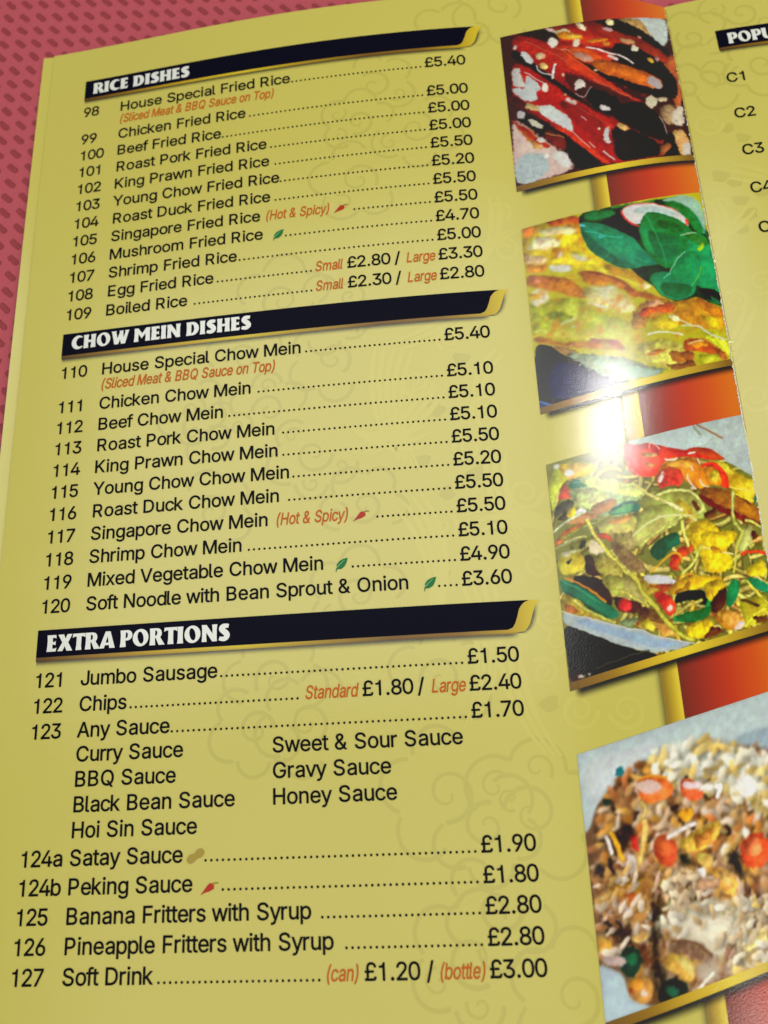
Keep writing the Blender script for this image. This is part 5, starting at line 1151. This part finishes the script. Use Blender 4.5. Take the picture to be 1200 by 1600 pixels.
'p 1c7848 1 756,846 778,784 814,763 837,789 821,844 781,887 756,875',
'L 3ca060 5 818,774 814,822',
'P 1a8058 1 868,767 930,792 978,833 969,880 910,836 863,795',
'P b07028 3 684,895 760,886 825,941 837,992 762,992 696,946',
'P dca048 2 690,892 749,883 826,932 849,986 793,995 746,959',
'P e4d8cc 2 832,966 831,974 823,982 809,989 793,992 780,991 772,985 773,977 781,969 795,962 811,959 825,961',
'P c0b038 3 818,862 971,871 946,991 837,992 826,932',
'L 48381c 14 838,867 878,887 906,914',
'L c4bc44 14 875,788 915,867 961,917',
'L d0c83c 15 837,988 878,945 935,935 958,936',
'P 603c20 2 876,954 952,964 946,991 893,983',
'P 6c3c20 3 664,947 733,975 688,991 616,990',
'L 1c1008 5 605,992 625,993',
'p a8b4b4 1 0,687 62,724 155,771 248,821 377,896 489,955 583,1000 422,997 329,952 237,907 146,848 55,788 2,739',
'p 98b0c4 2 61,734 172,795 302,865 412,929 544,989 425,979 296,905 149,821 58,761',
'L d0d8d8 4 -1,689 62,724 155,771 248,821 377,896 489,955 574,996',
'p 140e06 2 1,744 55,784 146,848 237,907 329,955 422,1000 320,1018 3,1026',
'p 3c1c10 4 4,935 64,962 48,1012 4,1021',
'L 4c4c44 7 130,977 209,968 289,959 367,967',
'P c0b8b0 1 72,987 70,990 65,992 57,992 49,990 43,987 40,983 42,980 48,978 56,978 64,980 70,983',
'P a8a49c 1 98,984 100,988 99,991 96,994 92,994 88,993 85,990 84,986 85,982 87,979 91,979 95,980',
'B 0.5',
'N 16 0.05',
'M 5 0.05']),
(4, 'picture of egg fried rice with peas and carrot', 182.32, -0.2705, 231.7, -0.2602, 0.88, (0.03, 0.03, 0.025), '6c4c30', [
'p b8c8c6 1 -49,-100 1010,-61 944,249 556,118 361,112 185,145 66,202 4,332 -94,303',
'p c4cccc 3 1,37 275,42 369,62 226,123 99,161 45,220',
'p 94a6ac 6 653,137 860,136 962,165 937,283 745,191',
'P a88860 14 48,346 77,255 182,169 361,112 556,118 743,199 954,305 800,1034 633,1039 345,999 126,850 11,785 4,629',
'F 2c2014 22 0.5 0.7 21,338 165,155 556,118 954,305 800,1034 345,999 11,785',
'S c8a080/b88858/d8b890/a87848/c89040/94603c/c0a080/d0a050/7c5030/b06c40 680 67 31 8,334 120,176 286,98 556,118 927,280 778,995 341,1020 20,787',
'p a8bcc2 2 -23,775 91,854 98,931 176,999 230,993 -2,1026 -49,991',
'S d8c4ac/cdb090/e0d4c0/d8b878/c89860 130 71 30 78,247 219,172 414,145 647,171 925,288 861,595 574,580 306,481 65,351',
'S c08c40/d09c48/b87838/caa060/d88040 60 54 36 58,266 252,207 628,278 903,395 834,727 381,601 43,530',
'P ccd0c0 7 348,73 560,92 817,247 917,330 889,460 692,366 539,217 406,194 356,145',
'S e4e2d2/dcd8c2/e8e0c4/d8c078/d0b060 170 76 32 307,87 521,90 789,230 920,313 878,516 684,406 490,279 328,205',
'P 38281c 7 83,356 158,346 189,389 164,438 109,438 78,396',
'P 30261a 7 20,427 97,466 65,497 14,474',
'P 38281a 7 146,301 206,336 225,399 186,412 148,351',
'P 30301e 6 386,506 421,524 425,558 388,555',
'P 3c2c20 6 352,297 403,337 409,364 364,342',
'P e0e0d8 2 666,289 726,290 778,340 737,396 671,368',
'B 1.1',
'S c8a890/b89070/d8c8b4/a87c50/c89858 110 65 27 36,440 301,512 473,613 824,773 757,1096 423,911 205,797 11,785',
'p dc7038 2 237,177 295,169 366,204 398,251 373,286 297,288 246,248',
'P d0b0a4 2 340,241 329,251 307,252 280,244 255,230 240,212 237,196 248,186 269,184 296,192 321,207 337,225',
'L d89030 11 256,175 313,175 366,204',
'p d86038 1 429,235 468,230 527,290 519,339 462,330 430,287',
'P dcc8c8 1 522,286 514,291 497,291 476,284 457,274 444,261 442,251 450,245 466,246 487,252 507,263 519,275',
'L dcd4c4 23 516,296 564,300 583,307',
'L e0dcd4 20 598,307 577,340',
'P d8962c 2 467,378 460,391 445,397 427,396 411,387 400,372 397,357 404,344 419,337 437,338 453,347 465,362',
'P d05834 1 378,482 375,513 358,534 332,541 304,530 280,506 269,475 271,444 288,422 314,415 343,426 366,450',
'P e06c3c 3 353,466 349,484 337,496 320,498 303,491 290,475 284,455 288,437 300,425 317,422 334,430 347,446',
'P d0502c 1 771,634 743,655 706,659 670,646 645,619 637,585 648,553 675,532 712,526 749,539 775,567 783,602',
'P e87848 3 740,597 728,611 709,616 688,612 671,598 662,580 664,561 676,546 695,541 716,545 734,559 742,578',
'P d8ccc8 1 200,484 200,506 195,521 186,526 175,520 165,504 159,482 158,460 163,445 173,440 184,446 194,463',
'P c43c30 2 182,378 218,381 217,454 184,428',
'L d8a030 21 107,347 124,393 144,456',
'L d4b060 24 252,341 253,400 226,457 213,485',
'L c8bcb4 17 83,356 103,419',
'L c4a85c 16 235,328 286,302 253,267',
'P d8b048 2 384,464 463,439 562,428 580,466 517,521 440,522 397,501',
'P c08038 2 451,460 539,446 519,506 461,512',
'P e0c060 2 449,525 514,537 520,587 477,590 453,559',
'P ece4dc 1 483,616 475,621 463,621 451,616 441,607 436,596 438,587 446,582 458,581 470,587 480,596 485,607',
'P d8a048 1 495,596 568,615 617,666 598,716 576,733 528,678',
'P e4b868 3 530,615 592,642 591,698 549,669',
'L d0c4bc 19 341,435 410,414 467,415',
'L c8a87c 21 386,570 423,574 434,617 403,640',
'L b8906c 34 423,630 465,659 522,660',
'P 343020 8 580,549 644,569 641,641 661,688 609,656 581,598',
'P a87840 9 0,517 91,513 169,536 253,530 253,593 220,694 147,703 121,625 42,609 3,566',
'P c89038 2 69,538 133,533 242,542 209,643 161,597 91,576',
'P b05c30 3 130,556 183,572 174,633 141,607',
'P d0bab0 1 159,673 150,672 136,663 121,649 110,633 104,619 106,612 115,612 128,621 143,635 155,651 161,665',
'P dca850 2 53,596 47,610 36,619 23,619 11,611 3,597 1,581 6,567 17,558 31,558 43,566 51,580',
'P d8a040 2 66,748 59,760 43,766 23,764 3,754 -10,740 -14,724 -6,712 9,706 30,708 49,717 63,732',
'P e0d0a8 1 50,580 48,586 42,589 36,589 30,585 25,579 25,572 27,566 32,563 39,563 45,567 49,573',
'L c8a898 15 73,649 112,692',
'P 3a2c20 8 38,639 114,677 142,732 136,777 72,727 33,684',
'P 3c3424 10 235,651 283,635 289,715 233,852 291,945 214,981 199,841',
'P 6c4430 9 136,777 216,785 202,880 161,853',
'P d8b068 1 214,757 210,765 197,771 178,772 159,768 144,761 137,751 141,742 154,737 172,736 192,739 207,747',
'P 0e3c30 1 171,837 161,861 141,875 117,875 94,861 80,836 77,808 87,784 107,770 131,770 154,784 168,808',
'P 147048 3 153,823 148,834 139,840 128,840 117,834 111,823 109,810 114,800 123,793 134,794 145,800 151,811',
'P b8a098 2 106,820 96,827 78,827 55,820 34,808 21,793 19,780 28,773 47,773 69,780 90,793 104,807',
'P d2c8ac 7 263,707 329,696 419,708 511,721 601,749 600,812 568,880 531,876 512,931 468,917 396,849 330,805 282,767 242,731',
'P e0d8c0 10 359,737 501,781 561,815 523,866 434,845 370,786',
'P dcd0a4 7 491,730 572,756 591,809 502,773',
'P c8b470 2 319,638 357,633 390,715 327,711 294,685',
'S d8c4a0/c8b08c/d8c8a8 30 61 27 295,558 439,587 457,704 308,713',
'P 8c6c50 6 302,812 348,811 414,854 477,920 421,925 356,874 289,838',
'L 6c4c34 8 307,809 356,813 405,852 460,907',
'P c8a048 2 237,853 306,844 379,897 381,943 358,973 294,923',
'P e0c878 2 322,856 377,911 370,955 324,903',
'P b8a890 9 388,900 475,927 483,990 436,998 386,967',
'L dcd8c4 19 369,1014 411,983 455,966',
'p 0c3028 1 229,941 276,925 325,955 355,995 281,1009 220,998',
'P 146048 3 303,1000 292,1003 278,1000 263,990 252,977 247,965 250,956 261,952 275,956 290,966 301,978 306,991',
'P c08848 2 95,885 140,876 191,896 206,941 188,980 151,988 111,961 95,923',
'P d89038 3 169,915 163,924 150,927 134,925 118,918 107,907 104,896 110,887 123,883 139,885 155,893 166,904',
'P e8d4c4 1 178,951 175,957 169,961 161,961 154,957 150,950 149,943 152,936 158,933 165,933 172,937 177,944',
'P a03c28 2 120,923 118,928 114,932 109,932 105,929 102,924 102,917 104,912 108,908 112,908 117,911 119,916',
'L a88060 7 43,530 89,592 56,644',
'P b0987c 11 511,939 605,938 784,966 763,1067 589,1025 498,1010',
'S d8d0b8/c8b48c/c0ac88/d4b460 80 65 29 544,747 824,773 767,1046 538,993',
'P e0cc80 3 605,884 691,889 704,924 623,944 588,925',
'P e4dcc8 3 686,965 781,981 769,1039 687,1011',
'P 1c6870 1 192,130 185,136 177,138 168,135 162,128 160,119 162,111 169,105 177,103 186,106 192,113 194,122',
'P 103830 1 120,224 117,229 111,232 102,231 93,227 88,220 86,214 89,208 96,206 105,207 113,211 119,217',
'S d8ccb0/c8b490/e0d8c4/c0a070 45 60 25 263,707 422,693 601,749 812,833 772,1024 511,939 396,849',
'S c8b49c/b88c50/8c6038/d0a860/d8c8b0 45 59 25 8,520 178,475 261,532 209,768 11,785',
'B 0.9',
'N 20 0.03'])]
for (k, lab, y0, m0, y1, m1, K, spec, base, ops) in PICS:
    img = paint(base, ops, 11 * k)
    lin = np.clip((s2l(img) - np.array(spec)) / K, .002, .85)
    s = (np.arange(NP) + .5) / NP
    s[0] = 0; s[-1] = 1
    S, T_ = np.meshgrid(s, s)
    X = PX0 + S * (XF - PX0)
    Ya = y0 + m0 * (X - 120); Yb = y1 + m1 * (X - 120)
    Y = Ya + T_ * (Yb - Ya)
    cols = np.concatenate([lin, np.ones((NP, NP, 1))], -1).reshape(-1, 4)
    pic = sheet('food_picture', X, Y, .09, MAT['picture'], menu, cols)
    tag(pic, lab)
    u = np.linspace(0, 1, 60)
    X, V = np.meshgrid(PX0 + u * (XF - PX0), np.linspace(0, 1, 4))
    Y = y1 + m1 * (X - 120) + V * 1.75
    c = gold_ramp(np.interp(X, [PX0, 130, 146, 158, XF], [.02, .12, .42, .55, .74]))
    c = c * (1 - .3 * np.clip(V - .7, 0, 1)[..., None])
    sheet('gold_edge', X, Y, .10, MAT['picture'], pic, np.concatenate([c, np.ones(X.shape + (1,))], -1).reshape(-1, 4))
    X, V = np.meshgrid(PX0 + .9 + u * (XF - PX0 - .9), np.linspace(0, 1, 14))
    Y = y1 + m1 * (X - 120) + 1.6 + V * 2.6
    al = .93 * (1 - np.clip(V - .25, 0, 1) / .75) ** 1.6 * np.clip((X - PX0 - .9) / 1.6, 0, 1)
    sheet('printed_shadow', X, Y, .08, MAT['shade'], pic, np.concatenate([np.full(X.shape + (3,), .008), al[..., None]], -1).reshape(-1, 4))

# ------------------------------------------------------------------ pale cloud and feather pattern printed behind everything
def spiral(cx, cy, r, rot, sgn, turns=1.35):
    t = np.linspace(0, 1, 44)
    a = rot + sgn * t * turns * 2 * math.pi
    rr = r * (1 - t) ** .8 * .9 + r * .10
    return [(cx + q * math.cos(b), cy + q * math.sin(b)) for q, b in zip(rr, a)]

def arc(cx, cy, r, a0, a1, n=30):
    return [(cx + r * math.cos(a), cy + r * math.sin(a)) for a in np.linspace(a0, a1, n)]

rnd = random.Random(5)
def cloud(pr, x, y, s, rot):
    """one scrolling cloud: lobes round the rim, a curl in each"""
    sg = 1 if rnd.random() < .5 else -1
    pr.ribbon(spiral(x, y, 3.6 * s, rot, sg, 1.25), 1.0, .5)
    n = rnd.choice((3, 4, 4))
    for i in range(n):
        a = rot + .5 + i * 1.15
        lx, ly = x + 5.6 * s * math.cos(a), y + 5.6 * s * math.sin(a)
        r = s * rnd.uniform(2.9, 3.8)
        pr.ribbon(arc(lx, ly, r, a - 1.5, a + 1.5), .9, .8)
        if rnd.random() < .2:
            pr.ribbon(spiral(lx, ly, r * .55, a + 2, -sg, 1.0), .7, .4)

pr = Print()
for (x, y, s, r) in [(121.4, -20.5, 1.59, 1), (84.9, 4.4, 1.3, 4), (95.4, 20.1, 1.45, 5), (105.9, -10.6, 1.3, 3.5), (80.1, 16.0, 1.16, 2), (79.4, 34.6, 1.45, 0.5), (58.5, 68.7, 1.45, 2), (70.0, 73.7, 1.3, 4), (71.3, 86.4, 1.3, 1), (55.1, 98.5, 1.16, 3), (66.0, 111.2, 1.3, 0), (77.9, 125.0, 1.16, 2.5), (42.3, 104.0, 1.01, 2), (41.0, 123.6, 1.16, 4), (35.6, 96.5, 1.01, 5), (75.6, 145.9, 1.3, 2), (56.4, 163.4, 1.3, 2.6), (93.1, 165.3, 1.3, 3), (63.4, 173.3, 1.3, 1.2), (52.0, 174.1, 1.16, 0), (92.9, 188.9, 1.59, 1.7), (100.4, 195.5, 1.3, 5), (109.7, 193.3, 1.59, 3.3), (101.7, 211.1, 1.3, 0), (95.9, 220.2, 1.45, 1), (115.0, 227.4, 1.45, 2), (48.6, 83.9, 1.16, 3)]:
    cloud(pr, x, y, s, r)
o = pr.build('cloud_pattern', MAT['motif'], menu, .015); o['kind'] = 'stuff'
pr = Print()
for (x, y, s, r) in [(178.8, 1.6, 1.43, 1.2), (174.0, -11.5, 1.17, 4), (188.9, -17.6, 1.3, 3), (170.4, 6.5, 1.04, 2), (190.7, 1.7, 1.17, 0)]:
    cloud(pr, x, y, s, r)
o = pr.build('cloud_pattern', MAT['motif'], menu, .015); o['kind'] = 'stuff'

def plume(pr, x, y, a, n, L_, bend):
    for i in range(max(2, n - 2)):
        t = np.linspace(0, 1, 34)
        off = (i - n / 2) * 2.3
        th = a + bend * t + .03 * i
        step = L_ / 34
        px = x + off * math.sin(a) + np.cumsum(np.cos(th)) * step
        py = y - off * math.cos(a) + np.cumsum(np.sin(th)) * step
        pr.ribbon(list(zip(px, py)), np.interp(t, [0, .3, 1], [.5, 1.7, .5]))
pr = Print(); pq = Print()
for (x, y, a, n, L_, bend) in [(90.4, 84.7, 1.9, 7, 34, -0.9), (99.0, 95.8, 2.0, 6, 30, 0.8), (109.8, 75.7, 2.3, 5, 26, 0.7), (90.0, 121.2, 0.9, 6, 34, 1.0), (99.8, 128.1, -0.4, 5, 26, 1.2), (112.8, 113.2, 1.8, 5, 26, -0.9), (96.6, 110.5, 2.6, 5, 22, 1.3), (104.7, 140.4, 1.2, 6, 34, 0.8), (111.6, 157.9, 1.6, 5, 26, -0.7), (100.9, 67.7, -1.2, 4, 22, 0.8), (117.3, 42.4, 1.4, 4, 22, 0.8), (114.8, 90.1, 2.4, 4, 22, -1), (177.2, 32.1, 0.3, 5, 24, 0.5), (169.0, 64.3, 2.0, 4, 24, -0.6), (178.0, 75.1, 1.9, 3, 26, 0.6), (174.0, 90.6, 2.4, 4, 26, 0.5), (174.1, 41.8, 1.2, 4, 20, 0.9), (183.2, 49.3, 2.2, 4, 22, 0.9)]:
    plume(pr, x, y, a, n, L_, bend)
for (x, y, r, rot, sg) in [(91.4, 95.1, 4, 0, 1), (115.2, 48.1, 3, 1, -1), (115.8, 59.6, 3.5, 4, 1), (107.6, 103.1, 4, 2, 1), (102.4, 112.5, 3.6, 5, -1), (114.7, 124.3, 4, 0, 1), (95.3, 130.8, 4, 2, -1), (117.7, 152.6, 3.5, 1, 1), (121.6, 173.3, 4, 0, 1), (131.7, 173.7, 4, 3, -1), (115.1, 165.0, 3, 4, 1), (99.8, 83.8, 3, 2, 1), (116.0, 141.0, 3.5, 5, 1), (118.5, 158.3, 3, 2, -1), (173.7, 19.4, 4, 0, 1), (173.0, 45.6, 2.6, 1, 1), (178.9, 69.7, 3.5, 2, -1), (172.1, 74.2, 3, 4, 1), (172.3, 100.7, 4, 0, 1)]:
    pr.ribbon(spiral(x, y, r, rot, sg, 1.6), 1.1, .5)
for (x, y, r, rot) in [(95.6, 102.2, 2.2, 0), (102.6, 89.2, 2, 1), (91.8, 115.0, 2, 2), (104.2, 119.0, 2.2, 3), (97.2, 123.2, 1.8, 4), (108.3, 131.6, 2, 5), (89.1, 109.9, 1.6, 1), (94.5, 142.7, 2, 2), (115.7, 171.7, 2, 3), (174.1, 36.6, 2.2, 0), (177.7, 39.4, 2, 2), (177.9, 45.1, 2, 1), (179.5, 49.7, 2.2, 3), (176.9, 53.6, 1.8, 4), (183.4, 43.4, 2, 1), (178.4, 21.7, 1.8, 3), (181.6, 25.5, 1.8, 0)]:
    P = [(x + r * (1 + .25 * math.cos(3 * a + rot)) * math.cos(a), y + r * .85 * (1 + .2 * math.sin(2 * a + rot)) * math.sin(a)) for a in np.linspace(0, 2 * math.pi, 18, endpoint=False)]
    pq.poly(P)
o = pr.build('feather_pattern', MAT['pale'], menu, .025); o['kind'] = 'stuff'
o = pq.build('feather_pattern', MAT['motif'], menu, .020); o['kind'] = 'stuff'

# ------------------------------------------------------------------ worn fold where the two pages meet, its glints painted as white specks too
m, nt, b = new_mat('cracked_fold_white')
b.inputs['Base Color'].default_value = (.62, .62, .52, 1); b.inputs['Roughness'].default_value = .35
rs = np.random.RandomState(3)
ys = np.arange(YT, YB, .55)
pr = Print()
for y in ys:
    if rs.rand() < np.interp(y, [-25, 20, 40, 110, 262], [.15, .3, .75, .95, .95]):
        w_ = rs.uniform(.12, .34) * np.interp(y, [-25, 40, 110], [.6, .9, 1.1]); x = XF + rs.uniform(-.22, .05); h = rs.uniform(.3, .75)
        pr.add([(x - w_ / 2, y), (x + w_ / 2, y + .05), (x + w_ / 2 + .04, y + h), (x - w_ / 2 + rs.uniform(-.1, .1), y + h)], [(3, 2, 1, 0)])
pr.build('worn_fold', m, menu, .16)
pr = Print(); pr.ribbon([(XF + .28 + .03 * math.sin(y * .7), y) for y in np.arange(YT, 110, 1.0)], .16, .1)
pr.build('fold_crease', MAT['stalk'], menu, .05)
